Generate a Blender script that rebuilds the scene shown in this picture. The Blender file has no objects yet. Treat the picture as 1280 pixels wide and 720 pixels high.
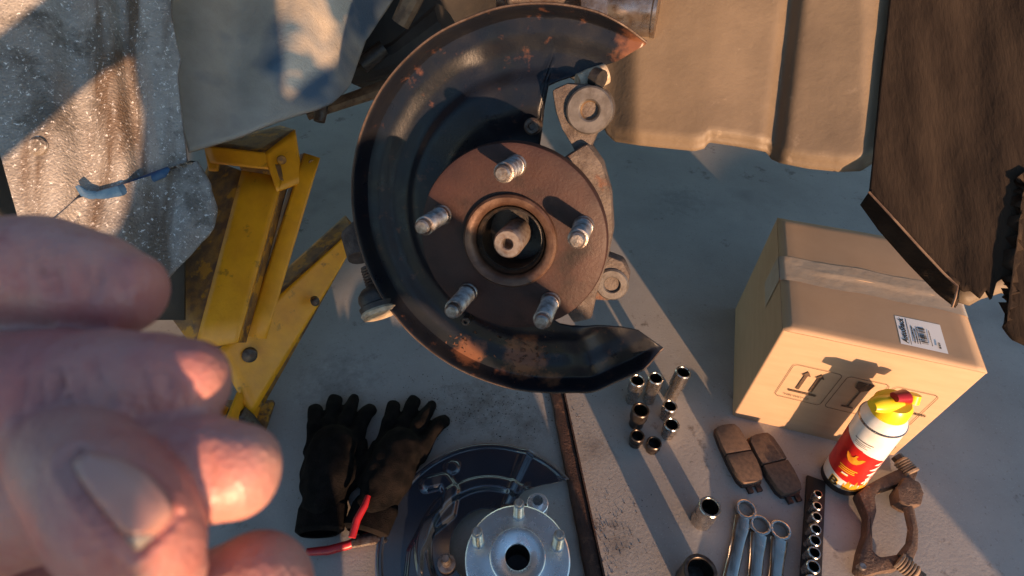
import bpy, bmesh, math, random
from mathutils import Vector, Matrix, noise
from mathutils.bvhtree import BVHTree

# ------------------------------------------------------------------ camera, world, sun, exposure
SC = bpy.context.scene
COL = SC.collection
R = math.radians
PITCH = R(47.0); FPX = 680.0; CAMZ = 0.80
SUN_EL = R(7.5); SUN_AZ = R(18.0)          # sun low behind the camera, to the right
cam = bpy.data.cameras.new("camera"); cam_o = bpy.data.objects.new("camera", cam); COL.objects.link(cam_o)
cam_o.location = (0, 0, CAMZ); cam_o.rotation_euler = (R(90) - PITCH, 0, 0)
cam.sensor_width = 36.0; cam.lens = FPX / 1280 * 36.0; cam.clip_start = 0.005; cam.clip_end = 300
cam.dof.use_dof = True; cam.dof.focus_distance = 0.62; cam.dof.aperture_fstop = 16.0
SC.camera = cam_o
w = bpy.data.worlds.new("World"); SC.world = w; w.use_nodes = True
wn = w.node_tree.nodes; wl = w.node_tree.links
sky = wn.new("ShaderNodeTexSky"); sky.sky_type = 'NISHITA'; sky.sun_disc = False
sky.sun_elevation = SUN_EL; sky.sun_rotation = math.pi - SUN_AZ
sky.air_density = 1.0; sky.dust_density = 0.3; sky.ozone_density = 2.2
wn["Background"].inputs[1].default_value = 0.14
wl.new(sky.outputs[0], wn["Background"].inputs[0])
sd = bpy.data.lights.new("sun", 'SUN'); so = bpy.data.objects.new("sun", sd); COL.objects.link(so)
sd.energy = 4.2; sd.angle = R(0.9); sd.color = (1.0, 0.6, 0.34)
sdir = Vector((math.sin(SUN_AZ) * math.cos(SUN_EL), -math.cos(SUN_AZ) * math.cos(SUN_EL), math.sin(SUN_EL)))  # towards the sun
so.rotation_euler = sdir.to_track_quat('Z', 'Y').to_euler(); so.location = sdir * 5
SC.view_settings.view_transform = 'Standard'; SC.view_settings.look = 'None'
SC.view_settings.gamma = 1.0; SC.view_settings.exposure = 1.28; SC.view_settings.use_curve_mapping = False
SC.render.engine = 'CYCLES'

# ------------------------------------------------------------------ helpers
FW = Vector((0, math.cos(PITCH), -math.sin(PITCH))); DN = Vector((0, -math.sin(PITCH), -math.cos(PITCH)))
CP = Vector((0, 0, CAMZ))
def ray(px, py): return FW + Vector((1, 0, 0)) * ((px - 640) / FPX) + DN * ((py - 360) / FPX)
def at(px, py, d): return CP + ray(px, py) * d                 # a point d metres in front of the lens plane
def fl(px, py, z=0.0):
    r = ray(px, py); return CP + r * ((z - CAMZ) / r.z)         # a point on a level plane
def on_plane(px, py, o, n):
    r = ray(px, py); return CP + r * ((o - CP).dot(n) / r.dot(n))
def nz(p, s, seed=0.0): return noise.noise(Vector((p[0] * s + seed, p[1] * s - seed * .7, p[2] * s + seed * .3)))

class MB:
    def __init__(self): self.v = []; self.f = []
    def add(self, vs, fs):
        o = len(self.v); self.v += [Vector(p) for p in vs]; self.f += [tuple(i + o for i in q) for q in fs]; return self
    def box(self, c, s, m=None):
        vs = [Vector((c[0] + sx * s[0] / 2, c[1] + sy * s[1] / 2, c[2] + sz * s[2] / 2)) for sx in (-1, 1) for sy in (-1, 1) for sz in (-1, 1)]
        if m: vs = [m @ p for p in vs]
        return self.add(vs, [(0, 1, 3, 2), (4, 6, 7, 5), (0, 4, 5, 1), (2, 3, 7, 6), (0, 2, 6, 4), (1, 5, 7, 3)])
    def lathe(self, prof, seg=32, m=None, close=False):
        vs = []; fs = []; n = len(prof)
        for j in range(seg):
            a = 2 * math.pi * j / seg
            for r, z in prof: vs.append(Vector((r * math.cos(a), r * math.sin(a), z)))
        for j in range(seg):
            k = (j + 1) % seg
            for i in range(n if close else n - 1):
                i2 = (i + 1) % n
                fs.append((j * n + i, k * n + i, k * n + i2, j * n + i2))
        if m: vs = [m @ p for p in vs]
        return self.add(vs, fs)
    def tube(self, pts, rad, seg=12, flat=1.0, up=None, caps=True):
        pts = [Vector(p) for p in pts]; n = len(pts)
        if not hasattr(rad, '__len__'): rad = [rad] * n
        vs = []; fs = []; prev = None
        for i in range(n):
            t = (pts[min(i + 1, n - 1)] - pts[max(i - 1, 0)]).normalized()
            ref = Vector(up) if up else (prev if prev else (Vector((0, 0, 1)) if abs(t.z) < .9 else Vector((1, 0, 0))))
            b = t.cross(ref).normalized(); u = b.cross(t).normalized(); prev = u
            for j in range(seg):
                a = 2 * math.pi * j / seg
                vs.append(pts[i] + b * (rad[i] * math.cos(a)) + u * (rad[i] * flat * math.sin(a)))
        for i in range(n - 1):
            for j in range(seg):
                k = (j + 1) % seg
                fs.append((i * seg + j, i * seg + k, (i + 1) * seg + k, (i + 1) * seg + j))
        if caps:
            fs.append(tuple(range(seg - 1, -1, -1))); fs.append(tuple((n - 1) * seg + j for j in range(seg)))
        return self.add(vs, fs)
    def prism(self, poly, z0, z1, m=None):
        n = len(poly); vs = [Vector((p[0], p[1], z0)) for p in poly] + [Vector((p[0], p[1], z1)) for p in poly]
        if m: vs = [m @ p for p in vs]
        fs = [tuple(range(n - 1, -1, -1)), tuple(range(n, 2 * n))] + [(i, (i + 1) % n, n + (i + 1) % n, n + i) for i in range(n)]
        return self.add(vs, fs)
    def ringprism(self, outer, inner, z0, z1, m=None):          # same number of points in both loops
        n = len(outer); vs = []
        for z in (z0, z1):
            vs += [Vector((p[0], p[1], z)) for p in outer] + [Vector((p[0], p[1], z)) for p in inner]
        if m: vs = [m @ p for p in vs]
        fs = []
        for i in range(n):
            k = (i + 1) % n
            fs += [(i, n + i, n + k, k), (2 * n + i, 2 * n + k, 3 * n + k, 3 * n + i), (i, k, 2 * n + k, 2 * n + i), (n + i, 3 * n + i, 3 * n + k, n + k)]
        return self.add(vs, fs)
    def grid(self, rows, close=False):
        n = len(rows[0]); vs = [p for r in rows for p in r]; fs = []
        for i in range(len(rows) - 1):
            for j in range(n - 1): fs.append((i * n + j, i * n + j + 1, (i + 1) * n + j + 1, (i + 1) * n + j))
        return self.add(vs, fs)
    def build(self, name, material, parent=None, root=None, world=False, bevel=0, bseg=2, smooth=35, solid=0, soff=-1, sub=0, warp=0, wscale=20):
        me = bpy.data.meshes.new(name)
        vs = self.v
        root = root or parent
        if world and root: inv = root.matrix_basis.inverted(); vs = [inv @ p for p in vs]
        me.from_pydata([tuple(p) for p in vs], [], self.f); me.update()
        bm = bmesh.new(); bm.from_mesh(me)
        bmesh.ops.remove_doubles(bm, verts=bm.verts, dist=1e-6)
        if not solid: bmesh.ops.recalc_face_normals(bm, faces=bm.faces)
        if bevel:
            es = [e for e in bm.edges if e.is_manifold and e.calc_face_angle(0) > R(30)]
            bmesh.ops.bevel(bm, geom=es, offset=bevel, segments=bseg, profile=.6, affect='EDGES', clamp_overlap=True)
        if warp:
            for v in bm.verts:
                v.co += Vector((nz(v.co, wscale, 3), nz(v.co, wscale, 7), nz(v.co, wscale, 11))) * warp
        bm.to_mesh(me); bm.free()
        if smooth:
            me.shade_smooth(); me.set_sharp_from_angle(angle=R(smooth))
        me.materials.append(MAT[material] if isinstance(material, str) else material)
        o = bpy.data.objects.new(name, me); COL.objects.link(o)
        if parent: o.parent = parent
        if sub:
            md = o.modifiers.new("subdivision", 'SUBSURF'); md.levels = sub; md.render_levels = sub
        if solid:
            md = o.modifiers.new("thickness", 'SOLIDIFY'); md.thickness = solid; md.offset = soff
        return o

def tag(o, label=None, cat=None, group=None, kind=None):
    if label: o["label"] = label
    if cat: o["category"] = cat
    if group: o["group"] = group
    if kind: o["kind"] = kind
    return o
def thing(name, label, cat, mat=None, loc=None, group=None):
    o = bpy.data.objects.new(name, None); COL.objects.link(o); o.empty_display_size = .02
    if mat is not None: o.matrix_basis = mat
    elif loc is not None: o.matrix_basis = Matrix.Translation(loc)
    return tag(o, label, cat, group)
def frame(o, x, z):
    z = Vector(z).normalized(); x = Vector(x); x = (x - z * x.dot(z)).normalized(); y = z.cross(x)
    return Matrix(((x.x, y.x, z.x, o[0]), (x.y, y.y, z.y, o[1]), (x.z, y.z, z.z, o[2]), (0, 0, 0, 1)))
def circ(n, r, cx=0, cy=0, a0=0): return [(cx + r * math.cos(a0 + 2 * math.pi * i / n), cy + r * math.sin(a0 + 2 * math.pi * i / n)) for i in range(n)]
def lerp_poly(tab, x):
    if x <= tab[0][0]: return tab[0][1]
    for (a, va), (b, vb) in zip(tab, tab[1:]):
        if x <= b: return va + (vb - va) * (x - a) / (b - a)
    return tab[-1][1]
def resample(pts, n):
    L = [0]
    for a, b in zip(pts, pts[1:]): L.append(L[-1] + math.dist(a, b))
    out = []
    for i in range(n):
        t = L[-1] * i / (n - 1); k = 0
        while k < len(L) - 2 and L[k + 1] < t: k += 1
        u = (t - L[k]) / max(1e-9, L[k + 1] - L[k])
        out.append(tuple(a + (b - a) * u for a, b in zip(pts[k], pts[k + 1])))
    return out

# ------------------------------------------------------------------ materials
MAT = {}
def mat(name, base, rough=.5, metal=0., c2=None, scale=30., lo=.42, hi=.62, bump=0., bscale=None, rvar=0., coat=0., sss=0., c3=None, s3=120., lo3=.6, hi3=.68, spec=None, stretch=None, bdist=.002):
    m = bpy.data.materials.new(name); m.use_nodes = True; MAT[name] = m
    N = m.node_tree.nodes; L = m.node_tree.links; p = N["Principled BSDF"]
    p.inputs["Base Color"].default_value = (*base, 1); p.inputs["Roughness"].default_value = rough; p.inputs["Metallic"].default_value = metal
    if coat: p.inputs["Coat Weight"].default_value = coat; p.inputs["Coat Roughness"].default_value = .12
    if spec is not None: p.inputs["Specular IOR Level"].default_value = spec
    if sss:
        p.inputs["Subsurface Weight"].default_value = sss; p.inputs["Subsurface Radius"].default_value = (1, .35, .2); p.inputs["Subsurface Scale"].default_value = .004
    tc = N.new("ShaderNodeTexCoord"); src = tc.outputs["Object"]
    if stretch:
        mp = N.new("ShaderNodeMapping"); mp.inputs["Scale"].default_value = stretch; L.new(src, mp.inputs[0]); src = mp.outputs[0]
    def nt(sc, det=8, ro=.6):
        n = N.new("ShaderNodeTexNoise"); n.inputs["Scale"].default_value = sc; n.inputs["Detail"].default_value = det; n.inputs["Roughness"].default_value = ro
        L.new(src, n.inputs["Vector"]); return n.outputs["Fac"]
    def ramp(fac, a, b, ca=(0, 0, 0, 1), cb=(1, 1, 1, 1)):
        r = N.new("ShaderNodeValToRGB"); r.color_ramp.elements[0].position = a; r.color_ramp.elements[1].position = b
        r.color_ramp.elements[0].color = ca; r.color_ramp.elements[1].color = cb; L.new(fac, r.inputs[0]); return r.outputs[0]
    col = None
    if c2:
        col = ramp(nt(scale), lo, hi, (*base, 1), (*c2, 1))
    if c3:
        mx = N.new("ShaderNodeMix"); mx.data_type = 'RGBA'
        L.new(ramp(nt(s3), lo3, hi3), mx.inputs["Factor"])
        if col: L.new(col, mx.inputs["A"])
        else: mx.inputs["A"].default_value = (*base, 1)
        mx.inputs["B"].default_value = (*c3, 1); col = mx.outputs["Result"]
    if col: L.new(col, p.inputs["Base Color"])
    if rvar:
        mr = N.new("ShaderNodeMapRange"); mr.inputs["To Min"].default_value = max(.02, rough - rvar); mr.inputs["To Max"].default_value = min(1, rough + rvar)
        mr.inputs["From Min"].default_value = .3; mr.inputs["From Max"].default_value = .7
        L.new(nt(scale * 1.7), mr.inputs[0]); L.new(mr.outputs[0], p.inputs["Roughness"])
    if bump:
        b = N.new("ShaderNodeBump"); b.inputs["Strength"].default_value = bump; b.inputs["Distance"].default_value = bdist
        L.new(nt(bscale or scale * 4, 10), b.inputs["Height"]); L.new(b.outputs[0], p.inputs["Normal"])
    return m

mat('rust_hub', (.026, .013, .012), .55, 0, (.048, .021, .016), 22, .35, .7, .18, 400, .1, c3=(.012, .007, .006), s3=30, lo3=.5, hi3=.7, spec=.3)
mat('rust_cast', (.065, .048, .04), .7, .1, (.115, .092, .078), 90, .4, .62, .7, 420, .1, c3=(.11, .05, .03), s3=60)
mat('pilot_rust', (.075, .038, .025), .45, .4, (.13, .075, .05), 80, bump=.2, bscale=400)
mat('machined_ring', (.13, .118, .11), .45, .5, (.085, .073, .065), 120, bump=.1, bscale=700)
mat('stud_steel', (.34, .31, .29), .36, .85, (.15, .11, .09), 130, .42, .62, .15, 700, .1)
mat('stud_tip', (.62, .58, .54), .35, .7, (.45, .4, .35), 300)
mat('bore_black', (.012, .01, .009), .4, 0, (.03, .02, .015), 200, bump=.3, bscale=500)
mat('axle_steel', (.24, .2, .175), .42, .7, (.14, .085, .06), 200, .45, .7, .2, 600)
mat('shield_black', (.006, .0075, .012), .34, 0, (.012, .012, .014), 30, .45, .7, .1, 400, .1, spec=.3)
mat('shield_edge', (.09, .06, .045), .5, .3, (.05, .03, .02), 80, bump=.3)
mat('rust_crust', (.09, .04, .024), .9, 0, (.18, .08, .045), 160, .4, .65, 1.0, 380, bdist=.004)
mat('rubber', (.018, .016, .015), .45, 0, (.04, .034, .03), 90, bump=.3, bscale=400)
mat('cream_plastic', (.5, .42, .3), .5, 0, (.3, .22, .15), 150)
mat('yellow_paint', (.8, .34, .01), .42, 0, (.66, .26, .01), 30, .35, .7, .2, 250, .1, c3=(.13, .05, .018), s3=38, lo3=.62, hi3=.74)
mat('yellow_worn_shaded', (.3, .14, .03), .6, 0, (.13, .06, .03), 45, .4, .6, .4, 250, c3=(.5, .22, .015), s3=30, lo3=.55, hi3=.6)  # browner yellow: shade on the side plates painted in, with worn spots
mat('dark_steel', (.1, .085, .075), .45, .6, (.06, .035, .025), 130, bump=.3)
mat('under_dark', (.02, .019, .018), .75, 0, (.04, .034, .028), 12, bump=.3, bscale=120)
mat('arm_tan', (.2, .13, .075), .65, .1, (.1, .06, .035), 60, bump=.3)
mat('strut_metal', (.34, .3, .27), .3, .85, (.2, .14, .1), 60, rvar=.1)
mat('liner_beige', (.175, .13, .085), .6, 0, (.095, .07, .046), 7, .38, .72, .25, 160, .1, c3=(.26, .2, .14), s3=45, lo3=.64, hi3=.76)
mat('flap_brown', (.022, .015, .011), .9, 0, (.042, .029, .02), 14, .35, .7, .4, 90, stretch=(4, .8, .8), spec=.15, bdist=.003)
mat('lit_edge_tan', (.25, .16, .1), .8, 0, (.1, .06, .04), 60)  # pale tan: light along the flap's edge put into the colour
mat('blue_reflection', (.012, .05, .12), .5, 0, (.03, .085, .17), 60, bump=.2)  # blue of the sky and floor reflection in the liner slot, painted
mat('chrome', (.9, .92, .94), .26, .7, (.82, .84, .86), 40, .3, .7, .05, 900, .06)
mat('brass_stud', (.6, .58, .54), .28, .95, (.48, .45, .4), 150, bump=.1, bscale=900)
mat('new_black', (.018, .026, .04), .16, 0, (.026, .034, .05), 14, rvar=.04, spec=1.0, coat=.5)
mat('new_rim', (.42, .42, .43), .3, .8)
mat('cardboard', (.44, .3, .19), .75, 0, (.39, .26, .16), 14, .3, .7, .12, 200, stretch=(1, 1, 6), bdist=.001)
mat('cardboard_edge', (.52, .36, .21), .8)
mat('tape', (.48, .39, .3), .1, 0, (.43, .33, .24), 25, .35, .65, .35, 50, bdist=.002)
mat('print_brown', (.055, .032, .02), .8, 0, (.1, .06, .035), 260)
mat('paper_white', (.8, .8, .8), .6)
mat('ink', (.012, .012, .014), .6)
mat('can_white', (.78, .76, .72), .28, 0, (.7, .68, .63), 40)
mat('can_red', (.55, .02, .015), .3, 0, (.42, .012, .012), 50)
mat('can_yellow', (.85, .5, .03), .4)
mat('cap_yellow', (.85, .6, .015), .32)
mat('cap_red', (.32, .012, .015), .35)
mat('can_orange', (.8, .3, .02), .35)
mat('socket_chrome', (.5, .47, .44), .24, .95, (.36, .31, .27), 120, .4, .7, .05, 800, .1)
mat('socket_dark', (.1, .085, .075), .35, .8, (.05, .035, .03), 120)
mat('wrench_chrome', (.62, .58, .53), .2, 1, (.5, .44, .38), 50, .35, .7, .05, 800, .08)
mat('rail_black', (.014, .012, .012), .5)
mat('pad_friction', (.17, .105, .07), .85, 0, (.11, .07, .05), 200, .4, .65, .5, 900, c3=(.3, .2, .13), s3=600, lo3=.66, hi3=.72)
mat('pad_plate', (.05, .034, .028), .6, .3, (.16, .07, .04), 60, .5, .65, .3)
mat('bracket_rust', (.13, .08, .055), .7, .2, (.07, .045, .035), 60, .4, .65, .8, 350, c3=(.24, .16, .11), s3=80)
mat('boot_tan', (.3, .22, .15), .5, 0, (.18, .12, .08), 90)
mat('bar_rust', (.085, .04, .026), .75, .1, (.05, .025, .018), 40, .35, .65, .7, 300, c3=(.15, .075, .045), s3=50)
mat('glove_black', (.004, .0035, .0035), .85, 0, (.012, .009, .008), 60, .4, .65, .8, 600, spec=.1)
mat('red_grip', (.4, .015, .02), .4, 0, (.3, .01, .015), 50)
mat('crumb', (.035, .025, .02), .9, 0, (.09, .055, .035), 120)
mat('nail', (.52, .27, .22), .3, 0, (.45, .21, .175), 60, sss=.15)

# concrete
m = mat('concrete', (.3, .27, .245), .62); N = m.node_tree.nodes; L = m.node_tree.links; p = N["Principled BSDF"]
tc = N.new("ShaderNodeTexCoord")
def _n(sc, det=10, ro=.6):
    n = N.new("ShaderNodeTexNoise"); n.inputs["Scale"].default_value = sc; n.inputs["Detail"].default_value = det; n.inputs["Roughness"].default_value = ro
    L.new(tc.outputs["Object"], n.inputs["Vector"]); return n.outputs["Fac"]
def _r(fac, a, b, ca=(0, 0, 0, 1), cb=(1, 1, 1, 1)):
    r = N.new("ShaderNodeValToRGB"); r.color_ramp.elements[0].position = a; r.color_ramp.elements[1].position = b
    r.color_ramp.elements[0].color = ca; r.color_ramp.elements[1].color = cb; L.new(fac, r.inputs[0]); return r.outputs[0]
def _mix(f, a, b):
    x = N.new("ShaderNodeMix"); x.data_type = 'RGBA'; L.new(f, x.inputs["Factor"]); L.new(a, x.inputs["A"])
    if isinstance(b, tuple): x.inputs["B"].default_value = b
    else: L.new(b, x.inputs["B"])
    return x.outputs["Result"]
c = _r(_n(5, 6), .3, .7, (.30, .275, .25, 1), (.42, .385, .35, 1))
c = _mix(_r(_n(2.3, 4), .58, .72), c, (.19, .17, .155, 1))                      # old damp and oil patches
c = _mix(_r(_n(170, 5, .7), .6, .72), c, (.2, .17, .14, 1))                      # sandy grain
c = _mix(_r(_n(420, 4, .6), .62, .7), c, (.5, .47, .43, 1))
c = _mix(_r(_n(11, 9, .72), .6, .68), c, (.15, .12, .1, 1))
c = _mix(_r(_n(34, 8, .75), .66, .71), c, (.05, .038, .03, 1))                 # small dark spots
for px, py, rad, colr in ((600, 505, .10, (.12, .085, .06, 1)), (660, 530, .07, (.13, .1, .08, 1)), (770, 680, .05, (.12, .09, .07, 1)), (420, 480, .12, (.16, .14, .12, 1)), (850, 250, .10, (.17, .16, .15, 1)), (740, 560, .06, (.15, .12, .1, 1))):
    vm = N.new("ShaderNodeVectorMath"); vm.operation = 'DISTANCE'; vm.inputs[1].default_value = fl(px, py); L.new(tc.outputs["Object"], vm.inputs[0])
    mr = N.new("ShaderNodeMapRange"); mr.inputs["From Min"].default_value = rad; mr.inputs["From Max"].default_value = 0; mr.inputs["To Max"].default_value = .34; L.new(vm.outputs["Value"], mr.inputs[0])
    ml = N.new("ShaderNodeMath"); ml.operation = 'ADD'; L.new(mr.outputs[0], ml.inputs[0]); L.new(_n(24 + rad * 200, 12, .78), ml.inputs[1])
    c = _mix(_r(ml.outputs[0], .62, .98, (0, 0, 0, 1), (.8, .8, .8, 1)), c, colr)
L.new(c, p.inputs["Base Color"])
mr = N.new("ShaderNodeMapRange"); mr.inputs["To Min"].default_value = .42; mr.inputs["To Max"].default_value = .75; L.new(_n(4), mr.inputs[0]); L.new(mr.outputs[0], p.inputs["Roughness"])
b = N.new("ShaderNodeBump"); b.inputs["Strength"].default_value = .35; b.inputs["Distance"].default_value = .0012; L.new(_n(220, 8), b.inputs["Height"]); L.new(b.outputs[0], p.inputs["Normal"])

# grey crinkled plastic of the big liner panel: fine crusty relief
m = mat('liner_grey', (.3, .275, .25), .42); N = m.node_tree.nodes; L = m.node_tree.links; p = N["Principled BSDF"]; tc = N.new("ShaderNodeTexCoord")
c = _r(_n(26, 8), .32, .68, (.22, .195, .17, 1), (.4, .37, .33, 1))
mpg = N.new("ShaderNodeMapping"); mpg.inputs["Scale"].default_value = (34, 5, 5); mpg.inputs["Rotation"].default_value = (0, R(-10), 0); L.new(tc.outputs["Object"], mpg.inputs[0])
ng = N.new("ShaderNodeTexNoise"); ng.inputs["Scale"].default_value = 1; ng.inputs["Detail"].default_value = 4; L.new(mpg.outputs[0], ng.inputs["Vector"])
c = _mix(_r(ng.outputs["Fac"], .5, .64), c, (.13, .09, .06, 1))                     # brown dirt in the grooves' run
c = _mix(_r(_n(13, 7, .7), .5, .62), c, (.13, .11, .09, 1))
c = _mix(_r(_n(260, 6, .8), .58, .64), c, (.85, .82, .78, 1))
L.new(c, p.inputs["Base Color"])
v = N.new("ShaderNodeTexVoronoi"); v.inputs["Scale"].default_value = 480; v.feature = 'SMOOTH_F1'
w1 = N.new("ShaderNodeTexNoise"); w1.inputs["Scale"].default_value = 60; L.new(tc.outputs["Object"], w1.inputs["Vector"])
ad = N.new("ShaderNodeVectorMath"); ad.operation = 'MULTIPLY_ADD'; ad.inputs[1].default_value = (.004, .004, .004); L.new(w1.outputs["Color"], ad.inputs[0]); L.new(tc.outputs["Object"], ad.inputs[2]); L.new(ad.outputs[0], v.inputs["Vector"])
b1 = N.new("ShaderNodeBump"); b1.inputs["Strength"].default_value = .45; b1.inputs["Distance"].default_value = .002; L.new(v.outputs["Distance"], b1.inputs["Height"])
b2 = N.new("ShaderNodeBump"); b2.inputs["Strength"].default_value = .5; b2.inputs["Distance"].default_value = .0025; L.new(_n(300, 6, .7), b2.inputs["Height"]); L.new(b1.outputs[0], b2.inputs["Normal"]); L.new(b2.outputs[0], p.inputs["Normal"])
m = mat('liner_tan', (.3, .25, .19), .45); N = m.node_tree.nodes; L = m.node_tree.links; p = N["Principled BSDF"]; tc = N.new("ShaderNodeTexCoord")
c = _r(_n(18, 8), .32, .68, (.3, .26, .205, 1), (.42, .37, .3, 1))
c = _mix(_r(_n(7, 3), .54, .66), c, (.07, .115, .16, 1))                         # blue-grey patches
L.new(c, p.inputs["Base Color"])
b2 = N.new("ShaderNodeBump"); b2.inputs["Strength"].default_value = .6; b2.inputs["Distance"].default_value = .002; L.new(_n(230, 6, .7), b2.inputs["Height"]); L.new(b2.outputs[0], p.inputs["Normal"])

# skin
m = mat('skin', (.5, .27, .2), .42, sss=.22); N = m.node_tree.nodes; L = m.node_tree.links; p = N["Principled BSDF"]; tc = N.new("ShaderNodeTexCoord")
c = _r(_n(40, 4), .35, .68, (.54, .28, .225, 1), (.43, .15, .135, 1))
c = _mix(_r(_n(160, 5), .6, .8), c, (.4, .12, .1, 1)); L.new(c, p.inputs["Base Color"])
v = N.new("ShaderNodeTexVoronoi"); v.inputs["Scale"].default_value = 900; L.new(tc.outputs["Object"], v.inputs["Vector"])
b1 = N.new("ShaderNodeBump"); b1.inputs["Strength"].default_value = .25; b1.inputs["Distance"].default_value = .0006; L.new(v.outputs["Distance"], b1.inputs["Height"])
mp = N.new("ShaderNodeMapping"); mp.inputs["Scale"].default_value = (420, 150, 150); L.new(tc.outputs["Object"], mp.inputs[0])
n3 = N.new("ShaderNodeTexNoise"); n3.inputs["Scale"].default_value = 1; n3.inputs["Detail"].default_value = 3; L.new(mp.outputs[0], n3.inputs["Vector"])
b2 = N.new("ShaderNodeBump"); b2.inputs["Strength"].default_value = .4; b2.inputs["Distance"].default_value = .0009; L.new(n3.outputs["Fac"], b2.inputs["Height"]); L.new(b1.outputs[0], b2.inputs["Normal"]); L.new(b2.outputs[0], p.inputs["Normal"])

# ------------------------------------------------------------------ setting: the floor
mb = MB(); g = 80
mb.add([(-g, -g, 0), (g, -g, 0), (g, g, 0), (-g, g, 0)], [(0, 1, 2, 3)])
tag(mb.build('floor', 'concrete', smooth=0), kind='structure')

# crumbs of rust and dirt on the floor: nobody could count them
random.seed(4)
mb = MB()
def crumb(x, y, s):
    vs = [Vector((x, y, s * .3)) + Vector((random.gauss(0, 1), random.gauss(0, 1), random.gauss(0, .6))).normalized() * s * random.uniform(.6, 1.1) for _ in range(6)]
    for q in vs: q.z = max(q.z, -.0002)
    mb.add(vs, [(0, 1, 2), (0, 2, 3), (0, 3, 4), (1, 4, 5), (2, 5, 3), (0, 4, 1), (1, 5, 2), (3, 5, 4)])
for cx, cy, sx, sy, n, s in ((590, 505, 60, 22, 420, .0020), (640, 540, 60, 25, 160, .0016), (560, 520, 40, 30, 60, .0022), (780, 660, 22, 30, 70, .002), (755, 690, 10, 30, 90, .0018), (700, 560, 150, 70, 130, .0012), (400, 470, 60, 60, 50, .0014), (820, 600, 110, 90, 90, .001), (900, 480, 180, 110, 80, .001)):
    for _ in range(n):
        q = fl(random.gauss(cx, sx), random.gauss(cy, sy)); crumb(q.x, q.y, s * random.uniform(.25, .8))
tag(mb.build('crumbs', 'crumb', smooth=0), 'dark crumbs of rust and dirt strewn over the concrete floor', 'dirt', kind='stuff')

# ------------------------------------------------------------------ the car: liners, underbody
car = thing('car', 'raised car seen in its wheel arch, with dusty liner panels hanging round the hub', 'car', loc=(0, .9, 0))
def sheet(leftpts, rightpts, depth, nx, ny, ridge=None, seed=0, amp=.002, nscale=25):
    l = resample(leftpts, ny); r = resample(rightpts, ny); rows = []
    for a, b in zip(l, r):
        row = []
        for j in range(nx):
            t = j / (nx - 1); px = a[0] + (b[0] - a[0]) * t; py = a[1] + (b[1] - a[1]) * t
            d = depth(px, py)
            if ridge: d += ridge(px, py)
            q = at(px, py, d); d += amp * nz(q, nscale, seed) + amp * .4 * nz(q, nscale * 3.1, seed + 5)
            row.append(at(px, py, d))
        rows.append(row)
    return rows
def ss(a, b, x):
    t = max(0, min(1, (x - a) / (b - a))); return t * t * (3 - 2 * t)
# large crusty grey panel, upper left
def dA(px, py): return .47 + (px + 100) * .00022 - (py - 100) * .00007
def rA(px, py):
    x = px + .18 * (200 - py) * .0 - (py * .12)
    return -.005 * math.exp(-((x - 40) / 26) ** 2) + .006 * math.exp(-((x - 85) / 20) ** 2) - .005 * math.exp(-((x - 125) / 18) ** 2) + .008 * math.exp(-((x - 150) / 12) ** 2) - .004 * ss(165, 180, x)
rows = sheet([(-160, -110), (-90, 30), (-30, 110), (2, 200), (30, 300), (60, 360)], [(212, -110), (214, 20), (222, 60), (226, 74), (222, 92), (225, 130), (231, 175), (234, 203), (170, 226), (104, 247)], dA, 110, 90, rA, 2, .0008, 26)
MB().grid(rows).build('liner_panel', 'liner_grey', car, world=True, solid=.004, soff=1, smooth=60)
rows = sheet([(98, 247), (60, 280), (45, 330), (70, 380)], [(236, 205), (246, 201), (262, 228), (273, 262), (268, 285), (240, 318), (206, 352), (180, 380)], lambda x, y: dA(x, y) - .006, 50, 44, lambda px, py: .004 * math.sin(px / 14 + py / 40) - .003 * math.exp(-((px - 265) / 9) ** 2), 9, .001, 38)
MB().grid(rows).build('liner_lip', 'liner_grey', car, world=True, solid=.004, soff=1, smooth=60)
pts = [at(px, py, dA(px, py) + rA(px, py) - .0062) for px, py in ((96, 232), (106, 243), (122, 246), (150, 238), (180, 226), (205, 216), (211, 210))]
MB().tube(pts, [.002, .0045, .0055, .0055, .005, .0045, .002], 10, .4, up=-FW).build('blue_slot_reflection', 'blue_reflection', car, world=True)  # blue reflection in the slot, painted as a flat tube
mb = MB(); mb.lathe([(.0001, .004), (.006, .0035), (.0085, .001), (.009, -.003)], 20, frame(at(47, 183, dA(47, 183) - .004), (1, 0, 0), -FW)); mb.build('push_clip', 'liner_grey', car, world=True)
rows = [[at(px, py, .66 + .0002 * (px + 200)) for px in range(-220, 251, 30)] for py in (60, 150, 240, 330, 400)]
MB().grid(rows).build('dark_backing_sheet', 'under_dark', car, world=True, solid=.006, soff=1)  # dark sheet added so the gap behind the grey panel stays dark
# tan panel to its right
def dB(px, py): return .575 + (px - 220) * .0004 - .0002 * (py - 100) + .05 * ss(410, 480, px)
rows = sheet([(200, -110), (206, 40), (214, 110), (224, 160), (236, 189)], [(560, -110), (500, -15), (462, 45), (440, 72), (438, 106)], dB, 80, 50, lambda px, py: -.014 * math.exp(-((px - 350 - (100 - py) * .35) / 34) ** 2) + .012 * math.exp(-((px - 292 - (100 - py) * .1) / 26) ** 2), 5, .001, 22)
for i, r_ in enumerate(rows[-1]):                                        # the scalloped lower edge
    pass
low = [(236, 189), (262, 182), (300, 170), (330, 158), (366, 146), (395, 137), (418, 127), (432, 114), (438, 106)]
lowr = resample(low, 80); last = []
for (px, py) in lowr: last.append(at(px, py, dB(px, py)))
mid = [a.lerp(b, .5) for a, b in zip(rows[-2], last)]
rows = rows[:-12] + [[rows[-13][j].lerp(last[j], k / 12) + Vector((0, 0, 0)) for j in range(80)] for k in range(1, 13)]
MB().grid(rows).build('splash_panel', 'liner_tan', car, world=True, solid=.004, soff=1, smooth=60)
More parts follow.
